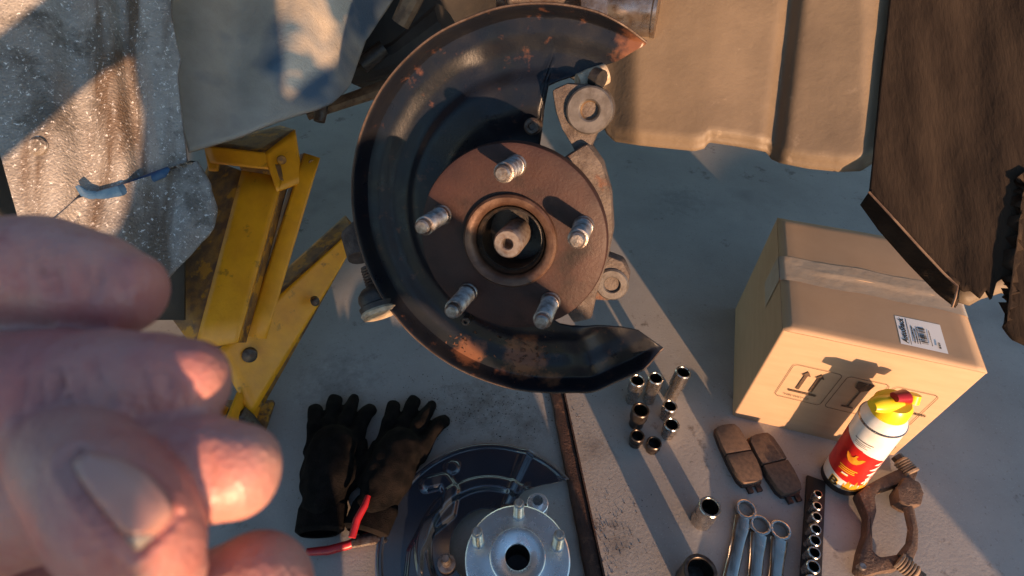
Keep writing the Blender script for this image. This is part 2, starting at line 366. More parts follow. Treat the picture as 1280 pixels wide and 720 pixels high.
# beige liner, upper right
def dC(px, py): return .66 - (px - 760) * .0003 - (py - 100) * .00006
def rC(px, py):
    x = px + (py - 100) * .12
    return .030 * ss(800, 752, px) + .010 * math.exp(-((x - 978) / 11) ** 2) + .006 * ss(985, 970, x) * ss(880, 960, x) + .012 * ss(1075, 1110, px) + .0015 * math.sin(px / 37)
botC = [(752, 150), (757, 166), (768, 177), (800, 182), (868, 189), (880, 186), (886, 178), (920, 183), (958, 190), (964, 199), (975, 204), (1010, 211), (1050, 215), (1076, 214), (1090, 205), (1125, 190)]
topC = [(752, -90), (1145, -90)]
t_ = resample(topC, 110); b_ = resample(botC, 110); rows = []
for k in range(60):
    u = k / 59; row = []
    for a, bb in zip(t_, b_):
        px = a[0] + (bb[0] - a[0]) * u; py = a[1] + (bb[1] - a[1]) * u
        d = dC(px, py) + rC(px, py) + .010 * ss(.93, 1.0, u); q = at(px, py, d)
        row.append(at(px, py, d + .001 * nz(q, 12, 1) + .0003 * nz(q, 70, 2)))
    rows.append(row)
MB().grid(rows).build('fender_liner', 'liner_beige', car, world=True, solid=.004, soff=1, smooth=60)
# dark fibrous flap, right
def dD(px, py): return .545 - (px - 1100) * .0003 - (py - 200) * .0001
leftD = [(1118, -90), (1113, 60), (1108, 140), (1104, 186), (1094, 206), (1096, 214), (1088, 222), (1091, 232), (1086, 240), (1112, 268), (1150, 310), (1180, 342), (1197, 358)]
rightD = [(1420, -90), (1420, 80), (1420, 240), (1400, 330), (1340, 400), (1300, 428)]
l_ = resample(leftD, 70); rows = []
botD = [(1197, 358), (1203, 364), (1212, 362), (1226, 372), (1233, 362), (1240, 374), (1246, 352), (1256, 346), (1264, 364), (1262, 392), (1254, 408), (1266, 424), (1285, 432), (1330, 440), (1420, 440)]
# columns from the left edge / ragged bottom up to the top
n_ = 120; edge = resample([(1086, 240), (1112, 268), (1150, 310), (1180, 342)] + botD, n_); top = resample([(1104, 186), (1113, 60), (1118, -90), (1420, -90)], n_)
top = [(1122 + (1420 - 1122) * i / (n_ - 1), -90) for i in range(n_)]
for k in range(60):
    u = k / 59; row = []
    for a, bb in zip(top, edge):
        px = a[0] + (bb[0] - a[0]) * u; py = a[1] + (bb[1] - a[1]) * u
        d = dD(px, py) + .0010 * math.sin(px / 19 + py / 150) + .0004 * math.sin(px / 8.3 - py / 90); q = at(px, py, d)
        row.append(at(px, py, d + .0012 * nz(q, 12, 6) + .0003 * nz(q, 90, 8)))
    rows.append(row)
MB().grid(rows).build('torn_flap', 'flap_brown', car, world=True, solid=.006, soff=1, smooth=60)
edgeA = [(1086, 240), (1112, 268), (1150, 310), (1180, 342), (1197, 358)]; edgeB = [(1075, 256), (1098, 288), (1135, 330), (1172, 368), (1194, 385)]
ra = resample(edgeA, 24); rb = resample(edgeB, 24); rows = []
for k in range(8):
    u = k / 7; rows.append([at(a[0] + (c_[0] - a[0]) * u, a[1] + (c_[1] - a[1]) * u, dD(*a) + .03 * u + .0015 * math.sin(i * 1.1)) for i, (a, c_) in enumerate(zip(ra, rb))])
MB().grid(rows).build('flap_return', 'flap_brown', car, world=True, solid=.004, soff=1, smooth=60)
MB().tube([at(px, py, dD(px, py) - .001) for px, py in edgeA + [(1194, 372), (1190, 384)]], .0011, 6).build('flap_lit_edge', 'lit_edge_tan', car, world=True)  # thin lit edge of the flap, painted as a pale line
rows = [[at(x, y + u * 26, .56 - .0001 * (x - 1200)) for x, y in ((1199, 352), (1212, 356), (1226, 348), (1240, 344), (1252, 340), (1266, 344))] for u in (0, .5, 1.0)]
MB().grid(rows).build('liner_scrap', 'liner_beige', car, world=True, solid=.003, soff=1)
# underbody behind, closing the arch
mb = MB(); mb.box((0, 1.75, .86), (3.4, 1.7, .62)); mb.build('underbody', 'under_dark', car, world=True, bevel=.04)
mb = MB(); mb.box((-1.2, .95, .85), (1.1, 1.3, .8)); mb.build('wing_sky_block', 'under_dark', car, world=True, bevel=.03)  # unseen body block added to keep sky light off the left floor
mb = MB(); mb.box((-.65, .98, 1.02), (2.1, .8, .1)); mb.build('fender_sky_block', 'under_dark', car, world=True, bevel=.03)  # unseen slab added and sized to cut sky light under the car
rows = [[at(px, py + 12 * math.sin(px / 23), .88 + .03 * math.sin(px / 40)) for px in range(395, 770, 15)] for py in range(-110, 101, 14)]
MB().grid(rows).build('dark_cavity_sheet', 'under_dark', car, world=True, solid=.006, soff=1)  # dark sheet added to fill the shaded cavity behind the shield
mb = MB(); mb.tube([at(385, 143, .80), at(430, 127, .80), at(480, 110, .79), at(560, 92, .74)], [.012, .014, .016, .02], 10, .6); mb.build('control_arm', 'arm_tan', car, world=True)
mb = MB(); mb.tube([at(402, 132, .79), at(399, 152, .79)], [.010, .008], 12); mb.build('arm_bolt', 'dark_steel', car, world=True)
mb = MB(); mb.tube([at(440, 92, .83), at(500, 70, .82), at(560, 30, .78)], [.018, .022, .03], 10); mb.build('tie_rod', 'under_dark', car, world=True)
mb = MB(); mb.tube([at(452, 82, .80), at(480, 60, .80)], [.012, .012], 12); mb.build('rubber_bush', 'rubber', car, world=True)
mb = MB(); mb.tube([at(500, 30, .72), at(525, -20, .70), at(540, -60, .68)], [.012, .014, .014], 10); mb.build('brake_hose_bracket', 'arm_tan', car, world=True)
ca, cb = at(745, 12, .66), at(823, 16, .64); ax = (cb - ca)
mb = MB(); mb.lathe([(.001, 0), (.026, 0), (.027, .004), (.027, ax.length - .006), (.0285, ax.length - .004), (.0285, ax.length), (.001, ax.length)], 32, frame(ca, (0, 0, 1), ax)); mb.build('strut_tube', 'strut_metal', car, world=True)
mb = MB(); mb.tube([at(620, -6, .64), at(690, -8, .64), at(735, -4, .64)], .017, 12); mb.build('coil_spring', 'dark_steel', car, world=True)
mb = MB(); mb.box((0, 0, 0), (.03, .034, .012), frame(at(742, 4, .60), (1, 0, 0), -FW)); mb.build('strut_clamp', 'strut_metal', car, world=True, bevel=.003)

# ------------------------------------------------------------------ wheel hub with its rusty flange and dust shield
HO = at(638, 301, .417)
HN = Vector((-.22, 0, 0)) + DN * .33 - FW * .89; HN.normalize()
HM = frame(HO, (1, 0, 0), HN); HI = HM.inverted()
hub = thing('wheel_hub', 'rusty five-stud wheel hub with dark dust shield hanging in the wheel arch', 'wheel hub', mat=HM)
def hl(px, py, k):                                                       # a photograph point on the hub's plane k, hub coordinates
    return HI @ on_plane(px, py, HO + HN * k, HN)
FR = .0738
mb = MB(); mb.lathe([(.0345, 0), (.0348, .0), (.050, -.0006), (FR - .004, 0), (FR - .001, -.0012), (FR, -.004), (FR, -.010), (FR - .003, -.013), (.05, -.016), (.046, -.03), (.046, -.085)], 96)
fo = mb.build('flange', 'rust_hub', hub, warp=.0004, wscale=60)
mb = MB(); mb.lathe([(.0365, -.001), (.0362, .0045), (.0345, .0062), (.0315, .0058), (.029, .004), (.0275, .0), (.0270, -.030), (.001, -.030)], 72); mb.build('pilot_ring', 'pilot_rust', hub)
mb = MB(); mb.lathe([(.0266, .0005), (.0262, -.002), (.0245, -.0045), (.0235, -.004), (.023, -.028), (.001, -.0285)], 56); mb.build('bore', 'bore_black', hub)
mb = MB(); prof = [(.004, -.016), (.004, -.001), (.0048, .0), (.0100, .0), (.0112, -.0015)]
for i in range(14): prof += [(.0106, -.003 - i * .0024), (.0115, -.0042 - i * .0024)]
mb.lathe(prof, 36); mb.lathe([(.0005, -.013), (.0046, -.013)], 16)
mb.v = [p + Vector((0, 0, .010)) for p in mb.v]; mb.build('axle_stub', 'axle_steel', hub)
sm = None
for px, py in ((645, 206), (738, 281), (689, 378), (584, 367), (551, 268)):
    q = hl(px, py, 0); q.z = 0
    q = Vector((q.x, q.y, 0)).normalized() * .0572
    if sm is None:
        mb = MB(); prof = [(.0082, .0002), (.0078, .0012), (.0072, .0016), (.0072, .006)]; z = .006
        while z < .036: prof += [(.0062, z + .0004), (.0070, z + .0011)]; z += .0014
        prof += [(.0058, z), (.0055, z + .0045), (.0042, z + .0058), (.0001, z + .006)]
        mb.lathe(prof, 22); s0 = mb.build('wheel_stud', 'stud_steel', fo, root=hub); sm = s0
    else:
        s0 = sm.copy(); COL.objects.link(s0)
    s0.location = q; s0.rotation_euler = (0, 0, random.uniform(0, 6))
# backing shield, a dished C open to the right
SK = -.084
up_t = hl(806, 57, SK + .012); lo_t = hl(831, 436, SK + .014)
RS = .1705
def ang(p): 
    a = math.atan2(p.y, p.x); return a if a > 0 else a + 2 * math.pi
cS = Vector((.0028, .0002, 0))
tab = []
for px, py in ((806, 57), (775, 75), (735, 92), (700, 101), (686, 108)):
    q = hl(px, py, SK) - cS; tab.append((ang(q), math.hypot(q.x, q.y)))
tab += [(tab[-1][0] + .06, .052), (R(255), .052)]
for px, py in ((700, 402), (722, 402), (745, 405), (775, 409), (800, 413), (822, 421), (831, 436)):
    q = hl(px, py, SK) - cS; tab.append((ang(q), math.hypot(q.x, q.y)))
ta = ang(hl(831, 436, SK) - cS); tab = [t_ for t_ in sorted(tab) if t_[0] < ta - .012] + [(ta, RS)]; a0, a1 = tab[0][0], tab[-1][0]
def kprof(r, a):
    x = r / RS
    z = SK - .004 + .008 * ss(.42, .56, x) - .006 * ss(.66, .74, x) + .004 * ss(.8, .9, x)
    z += .016 * ss(.955, 1.0, x) * ss(0, .14, min(a - a0, a1 - a))
    return z
rows = []; nth = 220
for i in range(nth + 1):
    a = a0 + (a1 - a0) * i / nth; ri = lerp_poly(tab, a); ro = RS
    if a < a0 + .25: ro = max(RS * (1 - .02 * (1 - (a - a0) / .25)), ri + .0006)
    ri = min(ri, ro - .0006)
    row = []
    for j in range(46):
        t = j / 45; r_ = ri + (ro - ri) * (1 - (1 - t) ** 1.5)
        k = kprof(r_, a) + .006 * math.exp(-((a - R(292)) / .09) ** 2) * ss(.5, .7, r_ / RS) - .004 * math.exp(-((a - R(108)) / .12) ** 2) * ss(.5, .7, r_ / RS)
        q = Vector((cS.x + r_ * math.cos(a), cS.y + r_ * math.sin(a), k)); q.z += .0012 * nz(q, 26, 4)
        row.append(q)
    rows.append(row)
sm_ = MAT['shield_black']; N = sm_.node_tree.nodes; L = sm_.node_tree.links; p = N["Principled BSDF"]; tc = N.new("ShaderNodeTexCoord")
old = p.inputs["Base Color"].links[0].from_socket; stain = None
for px, py, rad in ((590, 440, .022), (655, 446, .028), (800, 62, .026), (690, 480, .022)):
    q = hl(px, py, SK); vm = N.new("ShaderNodeVectorMath"); vm.operation = 'DISTANCE'; vm.inputs[1].default_value = q; L.new(tc.outputs["Object"], vm.inputs[0])
    mr = N.new("ShaderNodeMapRange"); mr.inputs["From Min"].default_value = rad; mr.inputs["From Max"].default_value = rad * .2; L.new(vm.outputs["Value"], mr.inputs[0])
    if stain is None: stain = mr.outputs[0]
    else:
        mx = N.new("ShaderNodeMath"); mx.operation = 'MAXIMUM'; L.new(stain, mx.inputs[0]); L.new(mr.outputs[0], mx.inputs[1]); stain = mx.outputs[0]
nn = _n(70, 8, .65); ml = N.new("ShaderNodeMath"); ml.operation = 'MULTIPLY_ADD'; ml.inputs[1].default_value = .45; L.new(stain, ml.inputs[0]); L.new(nn, ml.inputs[2])
L.new(_mix(_r(ml.outputs[0], .60, .80), old, (.13, .055, .03, 1)), p.inputs["Base Color"])
sh = MB().grid(rows).build('dust_shield', 'shield_black', hub, solid=.0016, soff=0, smooth=50)
MB().tube([r_[-1] + Vector((0, 0, .0004)) for r_ in rows], .0010, 6).build('rolled_rim', 'shield_edge', sh, root=hub)
# crust of rust low on the shield
mb = MB(); random.seed(8)
for (cx, cy, rx, ry, n) in ((585, 440, 22, 14, 40), (655, 445, 28, 22, 90), (575, 425, 14, 10, 20), (640, 470, 60, 8, 40)):
    for _ in range(n):
        px, py = random.gauss(cx, rx * .6), random.gauss(cy, ry * .6); q = hl(px, py, SK); r_ = math.hypot(q.x - cS.x, q.y - cS.y)
        if r_ > RS * .95: continue
        q.z = kprof(r_, (a0 + a1) / 2) + .0004; s = random.uniform(.0012, .0034)
        vs = [q + Vector((random.gauss(0, 1), random.gauss(0, 1), random.gauss(0, .35))).normalized() * s for _ in range(6)]
        mb.add(vs, [(0, 1, 2), (0, 2, 3), (0, 3, 4), (1, 4, 5), (2, 5, 3), (0, 4, 1), (1, 5, 2), (3, 5, 4)])
o = mb.build('rust_flakes', 'rust_crust', sh, root=hub, smooth=80); tag(o, kind='stuff')
for px, py, rr in ((665, 158, .007), (582, 402, .005)):
    q = hl(px, py, SK + .012)
    mb = MB(); mb.lathe([(.0001, -.012), (rr, -.012), (rr, .0), (rr * .8, .0012), (rr * .45, .0012), (rr * .4, -.002), (.0001, -.002)], 6 if rr < .006 else 20, Matrix.Translation(q)); mb.build('shield_bolt', 'dark_steel', hub)
# knuckle castings
def hpoly(pts, k): return [(lambda q: (q.x, q.y))(hl(px, py, k)) for px, py in pts]
k = -.05
mb = MB(); mb.prism(hpoly([(690, 112), (708, 104), (735, 106), (758, 116), (766, 136), (762, 152), (747, 164), (740, 180), (732, 197), (722, 196), (712, 180), (702, 160), (694, 140)], k), k - .022, k); ear = mb.build('caliper_ear', 'rust_cast', hub, bevel=.003, warp=.0012, wscale=80)
q = hl(737, 138, k + .004)
mb = MB(); mb.lathe([(.0072, -.04), (.0072, .001), (.0085, .002), (.0165, .002), (.0178, .0008), (.0178, -.03)], 36, Matrix.Translation(q)); mb.build('bolt_boss', 'machined_ring', ear, root=hub)
mb = MB(); mb.lathe([(.0076, .0), (.0062, -.003), (.0062, -.03), (.0001, -.03)], 24, Matrix.Translation(q)); mb.build('bolt_hole', 'arm_tan', ear, root=hub)
k = -.045
mb = MB(); outer = hpoly([(706, 372), (722, 345), (740, 332), (760, 321), (778, 328), (787, 345), (786, 362), (775, 375), (758, 378), (740, 376), (724, 384), (710, 386)], k)
mb.prism(outer, k - .02, k - .002); ear2 = mb.build('lower_ear', 'rust_cast', hub, bevel=.003, warp=.001, wscale=80)
q = hl(765, 356, k)
mb = MB(); mb.lathe([(.0066, -.025), (.0066, .0), (.0074, .001), (.0125, .001), (.0138, -.0005), (.0138, -.02)], 30, Matrix.Translation(q)); mb.build('bolt_boss', 'machined_ring', ear2, root=hub)
mb = MB(); mb.lathe([(.0067, -.0005), (.0064, -.016), (.0001, -.016)], 20, Matrix.Translation(q)); mb.build('bolt_hole', 'bore_black', ear2, root=hub)
k = -.04
mb = MB(); mb.prism(hpoly([(700, 200), (735, 180), (752, 205), (764, 245), (766, 290), (758, 330), (745, 372), (738, 400), (716, 406), (700, 380), (715, 300)], k), k - .03, k); mb.build('knuckle', 'rust_cast', hub, bevel=.004, warp=.0015, wscale=60)
mb = MB(); mb.tube([hl(722, 104, -.075), hl(738, 100, -.08), hl(758, 92, -.085)], [.007, .009, .008], 12); mb.build('sensor_clip', 'cream_plastic', hub)
mb = MB(); mb.tube([hl(742, 96, -.07), hl(752, 100, -.066)], [.0075, .0075], 14); mb.build('rubber_plug', 'rubber', hub)
# ball joint hanging behind the shield
b0, b1_, b2_ = at(458, 334, .56), at(468, 362, .555), at(476, 392, .55); ax = (b2_ - b0)
mb = MB(); mb.tube([at(462, 290, .60), at(446, 300, .58), at(450, 322, .57)], [.02, .017, .012], 14); mb.build('steering_arm', 'rust_cast', hub, world=True, warp=.002)
mb = MB(); Lx = ax.length; prof = [(.0001, 0), (.006, 0)]
for i in range(8): prof += [(.0058, .002 + i * .003), (.0068, .0035 + i * .003)]
prof += [(.0068, .026)]
mb.lathe(prof, 20, frame(b0, (1, 0, 0), ax)); mb.build('joint_stud', 'dark_steel', hub, world=True)
mb = MB(); mb.lathe([(.006, .022), (.012, .024), (.0165, .029), (.018, .035), (.0165, .041), (.0195, .0425), (.0185, .048), (.0001, .049)], 28, frame(b0, (1, 0, 0), ax)); mb.build('joint_boot', 'rubber', hub, world=True)
mb = MB(); mb.lathe([(.0001, .0475), (.0185, .0475), (.0198, .050), (.018, .0535), (.0001, .055)], 28, frame(b0, (1, 0, 0), ax)); mb.build('joint_cap', 'cream_plastic', hub, world=True)

# ------------------------------------------------------------------ scissor jack
B0 = Vector((-.43, .485, 0)); jack = thing('scissor_jack', 'worn yellow scissor jack holding up the car beside the hand', 'jack', loc=B0)
Tp = at(322, 205, .86); Lp = at(232, 455, .74); Rp = at(462, 262, 1.03); Bp = at(292, 520, .86)
side = (Tp - Lp).cross(Rp - Tp).normalized()
if side.x < 0: side = -side
def channel(name, a, b, wid, dep, open_dir, material, th=.003, taper=1.0, ext=.0):
    a = Vector(a); b = Vector(b); t = (b - a).normalized(); o_ = Vector(open_dir); o_ = (o_ - t * o_.dot(t)).normalized(); s_ = t.cross(o_)
    mb = MB(); rows = []
    n = 14
    for i in range(n + 1):
        u = i / n; c_ = a.lerp(b, u); wd = wid * (1 + (taper - 1) * u) / 2
        dd = dep * (1 - .35 * (2 * u - 1) ** 6)
        rows.append([c_ - s_ * wd + o_ * dd, c_ - s_ * wd + o_ * dd * .4, c_ - s_ * wd + o_ * .003, c_ - s_ * (wd - .003), c_, c_ + s_ * (wd - .003), c_ + s_ * wd + o_ * .003, c_ + s_ * wd + o_ * dd * .4, c_ + s_ * wd + o_ * dd])
    return mb.grid(rows).build(name, material, jack, world=True, solid=th, soff=0, smooth=40), t, o_, s_
tocam = (CP - Tp).normalized()
def quad_sheet(name, pts, material, nx=8, ny=8, th=.004, bend=0):
    a, b, c_, d = [at(*q) for q in pts]; rows = []
    for i in range(ny):
        u = i / (ny - 1); l = a.lerp(d, u); r_ = b.lerp(c_, u); rows.append([l.lerp(r_, j / (nx - 1)) + tocam * (bend * math.sin(math.pi * j / (nx - 1))) for j in range(nx)])
    return MB().grid(rows).build(name, material, jack, world=True, solid=th, soff=0, smooth=40)
quad_sheet('upper_arm', [(303, 214, .846), (354, 222, .836), (298, 428, .752), (244, 436, .752)], 'yellow_paint', bend=.002)
quad_sheet('upper_arm_side', [(264, 200, .885), (303, 214, .848), (244, 436, .754), (196, 372, .80)], 'yellow_worn_shaded')
quad_sheet('upper_arm_lip', [(354, 222, .838), (361, 222, .86), (306, 428, .776), (298, 428, .754)], 'yellow_worn_shaded')
quad_sheet('link_bar', [(381, 192, .862), (400, 198, .862), (333, 424, .79), (308, 420, .786)], 'yellow_paint', bend=.002)
quad_sheet('link_bar_lip', [(381, 192, .864), (376, 194, .885), (303, 416, .81), (308, 420, .788)], 'yellow_worn_shaded')
quad_sheet('lower_arm', [(440, 287, .965), (446, 300, .962), (314, 522, .845), (270, 440, .815)], 'yellow_paint', 10, 14)
quad_sheet('lower_arm_lip', [(432, 270, .995), (440, 287, .967), (270, 440, .817), (262, 424, .85)], 'yellow_worn_shaded')
quad_sheet('lower_arm_far', [(432, 270, .999), (450, 292, 1.0), (330, 505, .89), (262, 424, .854)], 'yellow_worn_shaded')
for px, py, d, rr in ((312, 444, .84, .011), (394, 377, .885, .007)):
    mb = MB(); mb.lathe([(.0001, .006), (rr * .6, .0055), (rr, .003), (rr, -.012)], 18, frame(at(px, py, d), (1, 0, 0), tocam)); mb.build('rivet', 'dark_steel', jack, world=True)
mb = MB(); mb.lathe([(.0001, .003), (.006, .003), (.0075, .001), (.0075, -.01)], 18, frame(at(391, 205, .86), (1, 0, 0), tocam)); mb.build('rivet', 'yellow_worn_shaded', jack, world=True)
# saddle
quad_sheet('saddle_top', [(260, 182, .868), (350, 158, .93), (368, 163, .905), (330, 192, .842)], 'yellow_worn_shaded')
quad_sheet('saddle_side', [(330, 192, .838), (369, 162, .87), (379, 228, .852), (346, 240, .826)], 'yellow_paint')
quad_sheet('saddle_lip', [(256, 182, .862), (331, 191, .836), (336, 212, .832), (264, 204, .858)], 'yellow_paint')
quad_sheet('saddle_ear', [(256, 183, .863), (276, 186, .858), (272, 214, .856), (262, 214, .860)], 'yellow_paint')
quad_sheet('saddle_neck', [(300, 206, .85), (350, 206, .838), (354, 226, .834), (303, 220, .844)], 'yellow_worn_shaded')
mb = MB(); mb.tube([at(352, 200, .842), at(352, 200, .842) + tocam * .006], [.007, .006], 14); mb.build('pivot_pin', 'yellow_worn_shaded', jack, world=True)
q = Bp.copy(); q.z = 0
q = fl(296, 545)
mb = MB(); mb.box((q.x, q.y, .006), (.09, .12, .012)); mb.build('base_plate', 'yellow_worn_shaded', jack, world=True, bevel=.003)
for s_ in (-1, 1):
    mb = MB(); c_ = Vector((q.x, q.y, 0)); mb.prism([(-.045, .01), (.045, .01), (.025, .09), (-.025, .09)], s_ * .026 - .002, s_ * .026 + .002, Matrix.Translation(c_) @ Matrix.Rotation(R(90), 4, 'Z') @ Matrix.Rotation(R(90), 4, 'X')); mb.build('base_cheek', 'yellow_paint', jack, world=True, bevel=.001)
mb = MB(); mb.tube([at(232, 470, .80), at(470, 285, 1.08)], .007, 12); mb.build('lead_screw', 'dark_steel', jack, world=True)
mb = MB(); mb.tube([at(286, 530, .83), at(300, 522, .84), at(318, 545, .84)], [.016, .02, .016], 10); mb.build('pivot_bracket', 'dark_steel', jack, world=True, warp=.004, wscale=50)

# ------------------------------------------------------------------ rusty bar on the floor
q0, q1 = fl(692, 470), fl(758, 790)
t = (q1 - q0).normalized(); s_ = Vector((0, 0, 1)).cross(t)
bar = thing('rusty_bar', 'narrow rust-brown bar lying on the floor right of the new hub', 'bar', loc=q0)
mb = MB(); rows = []
for i in range(40):
    c_ = q0.lerp(q1, i / 39); rows.append([c_ + s_ * (x + .001 * nz(c_, 40, x * 99)) + Vector((0, 0, z + .0006 * nz(c_, 70, z * 300))) for x, z in ((-.013, .0), (-.013, .008), (-.011, .0095), (-.004, .0095), (.007, .0095), (.009, .008), (.009, .0))])
mb.grid(rows); mb.build('bar', 'bar_rust', bar, world=True, smooth=50)
mb = MB(); rows = [[q0.lerp(q1, i / 39) - s_ * (.0165 - .0005) * 1.0 + s_ * x + Vector((0, 0, z + .0006 * nz(q0.lerp(q1, i / 39), 60, 2))) for x, z in ((.0252, .0), (.0252, .013), (.0277, .013), (.0277, .0))] for i in range(40)]
mb.grid(rows); mb.build('bar_flange', 'bar_rust', bar, world=True, smooth=50)

# ------------------------------------------------------------------ new hub on the floor
NB = Vector((-.034, .249, 0)); nh = thing('new_hub', 'shiny new wheel hub with glossy black dust shield lying on the floor', 'wheel hub', loc=(NB.x, NB.y, 0))
NC = Vector((NB.x, NB.y, 0))
def nl(px, py, z): q = fl(px, py, z) - NC; return q
RN = .183
# black shield, C open to the right
tabn = []
for px, py in ((709, 597), (690, 601), (668, 606), (655, 612)):
    q = nl(px, py, .03); tabn.append((ang(q), math.hypot(q.x, q.y)))
RN = .149
tabn += [(tabn[-1][0] + .08, .05), (R(300), .05), (R(320), RN)]
a0, a1 = tabn[0][0], tabn[-1][0]
def kz(x, y):
    r_ = math.hypot(x, y); u = r_ / RN
    z = .018 + .006 * ss(.5, .55, u) - .004 * ss(.62, .66, u) + .003 * ss(.945, .955, u) - .004 * ss(.975, 1.0, u)
    return z
emb = []
for px, py, rr, h in ((565, 584, .012, .004), (613, 592, .017, -.005)):
    q = nl(px, py, .022); emb.append((q.x, q.y, rr, h))
ridge = [nl(x, y, .022) for x, y in ((535, 605), (555, 600), (565, 615), (560, 640), (535, 660), (520, 690), (515, 740))]
def kzz(x, y):
    z = kz(x, y)
    for ex, ey, er, eh in emb:
        d = math.hypot(x - ex, y - ey); z += eh * (1 - ss(er * .65, er, d))
    for a, b in zip(ridge, ridge[1:]):
        ab = b - a; tt = max(0, min(1, ((x - a.x) * ab.x + (y - a.y) * ab.y) / (ab.x ** 2 + ab.y ** 2))); d = math.hypot(x - a.x - ab.x * tt, y - a.y - ab.y * tt)
        z = max(z, kz(x, y) + .006 * (1 - ss(.006, .013, d)))
    return z
rows = []
for i in range(241):
    a = a0 + (a1 - a0) * i / 240; ri = min(lerp_poly(tabn, a), RN - .0006); row = []
    for j in range(90):
        r_ = ri + (RN - ri) * j / 89; x, y = r_ * math.cos(a), r_ * math.sin(a)
        fold = .004 * math.exp(-((a - R(67)) / .05) ** 2)
        row.append(Vector((x, y, kzz(x, y) + fold)))
    rows.append(row)
ns = MB().grid(rows).build('dust_shield', 'new_black', nh, solid=.0016, soff=0, smooth=60)
MB().tube([r_[-1] + Vector((0, 0, .0005)) for r_ in rows], .0017, 6).build('rolled_rim', 'new_rim', ns, root=nh)
FZ = .078; q = nl(647, 697, FZ); FC = Vector((q.x, q.y, 0))
mb = MB(); mb.lathe([(.0335, FZ), (.036, FZ - .0005), (.05, FZ), (.0635, FZ), (.0652, FZ - .0012), (.0656, FZ - .003), (.0656, FZ - .009), (.063, FZ - .011), (.045, FZ - .014), (.043, FZ - .02), (.043, .012)], 96, Matrix.Translation(FC)); nf = mb.build('flange', 'chrome', nh)
mb = MB(); mb.lathe([(.035, FZ - .001), (.0345, FZ + .006), (.0335, FZ + .007), (.0305, FZ + .0072), (.0165, FZ + .004), (.0155, FZ + .003), (.0155, FZ - .04), (.0001, FZ - .04)], 72, Matrix.Translation(FC)); mb.build('pilot_ring', 'chrome', nh)
mb = MB(); mb.lathe([(.0154, FZ - .0005), (.015, FZ - .004), (.0145, FZ - .036), (.0001, FZ - .037)], 40, Matrix.Translation(FC)); mb.build('bore', 'bore_black', nh)
mb = MB(); mb.lathe([(.043, .010), (.06, .012), (.062, .03), (.06, .045), (.046, .05), (.044, .06)], 48, Matrix.Translation(FC)); mb.build('bearing_housing', 'new_black', nh)
sm = None
for i in range(5):
    a = R(88 + 72 * i)
    if sm is None:
        mb = MB(); prof = [(.0078, 0), (.0078, .002), (.0070, .0025)]; z = .003
        while z < .036: prof += [(.0062, z + .0004), (.0068, z + .0011)]; z += .0014
        prof += [(.0058, z), (.0055, z + .003), (.0045, z + .0042)]
        mb.lathe(prof, 22); sm = s0 = mb.build('wheel_stud', 'brass_stud', nf, root=nh)
        mb = MB(); mb.lathe([(.0056, z + .003), (.0046, z + .0046), (.0001, z + .0047)], 22); tip_me = mb.build('stud_end', 'stud_tip', nf, root=nh)
        tp = tip_me
    else:
        s0 = sm.copy(); COL.objects.link(s0); tp = tip_me.copy(); COL.objects.link(tp)
    s0.location = FC + Vector((.0525 * math.cos(a), .0525 * math.sin(a), FZ)); tp.location = s0.location
q = nl(672, 629, .066)
mb = MB(); mb.lathe([(.0072, .01), (.0072, .0), (.0135, .0), (.0145, -.001), (.0145, -.05), (.0072, -.05)], 32, Matrix.Translation(q)); mb.build('bolt_boss', 'chrome', nh)
mb = MB(); mb.prism([(q.x - .014, q.y - .004), (q.x - .006, q.y + .012), (q.x - .05, q.y + .012), (q.x - .07, q.y - .03)], .02, .035); mb.build('knuckle_arm', 'new_black', nh, bevel=.003)
q = nl(557, 700, .04)
mb = MB(); mb.lathe([(.0001, .006), (.005, .006), (.006, .004), (.006, -.012), (.012, -.0125), (.012, -.02)], 20, Matrix.Translation(q)); mb.build('locating_bolt', 'stud_steel', nh)

# ------------------------------------------------------------------ cardboard box
A = Vector((.364, .458, 0)); ex = Vector((.955, -.285, 0)).normalized(); ey = Vector((-ex.y, ex.x, 0))
BW, BD, BH = .245, .245, .228
BM = frame(A, ex, (0, 0, 1)); BI = BM.inverted()
box = thing('cardboard_box', 'taped brown cardboard box with white shipping label on its top', 'box', mat=BM)
mb = MB(); th = .004; ins = .0
outer = [(0, 0), (BW, 0), (BW, BD), (0, BD)]; inner = [(th, th), (BW - th, th), (BW - th, BD - th), (th, BD - th)]
bv = .003
def rr(x0, y0, x1, y1, r, n=5):
    out = []
    for cx, cy, s in ((x1 - r, y0 + r, -90), (x1 - r, y1 - r, 0), (x0 + r, y1 - r, 90), (x0 + r, y0 + r, 180)):
        for i in range(n + 1): a = R(s + 90 * i / n); out.append((cx + r * math.cos(a), cy + r * math.sin(a)))
    return out
mb.ringprism(rr(0, 0, BW, BD, .004), rr(th, th, BW - th, BD - th, .002), 0, BH - .0025); mb.prism(inner, .0005, .004)
mb.build('walls', 'cardboard', box, warp=.0012, wscale=9)
for k, (y0, y1) in enumerate(((.0006, BD * .5 - .0012), (BD * .5 + .0012, BD - .0006))):
    mb = MB(); rows = []
    for i in range(16):
        y = y0 + (y1 - y0) * i / 15; row = []
        for j in range(20):
            x = .0006 + (BW - .0012) * j / 19
            ed = min(1, min(x, BW - x) / .006, (y - 0) / .006 if k == 0 else (BD - y) / .006)
            z = BH - .0025 * (1 - max(0, ed)) ** 2 + .0022 * math.sin(math.pi * x / BW) * (1 - abs(y - BD / 2) / BD * 1.2) + .0008 * nz(Vector((x, y, k)), 14) + (.0006 if k else 0)
            row.append(Vector((x, y, z)))
        rows.append(row)
    MB().grid(rows).build('flap', 'cardboard', box, solid=.002, soff=-1, smooth=50)
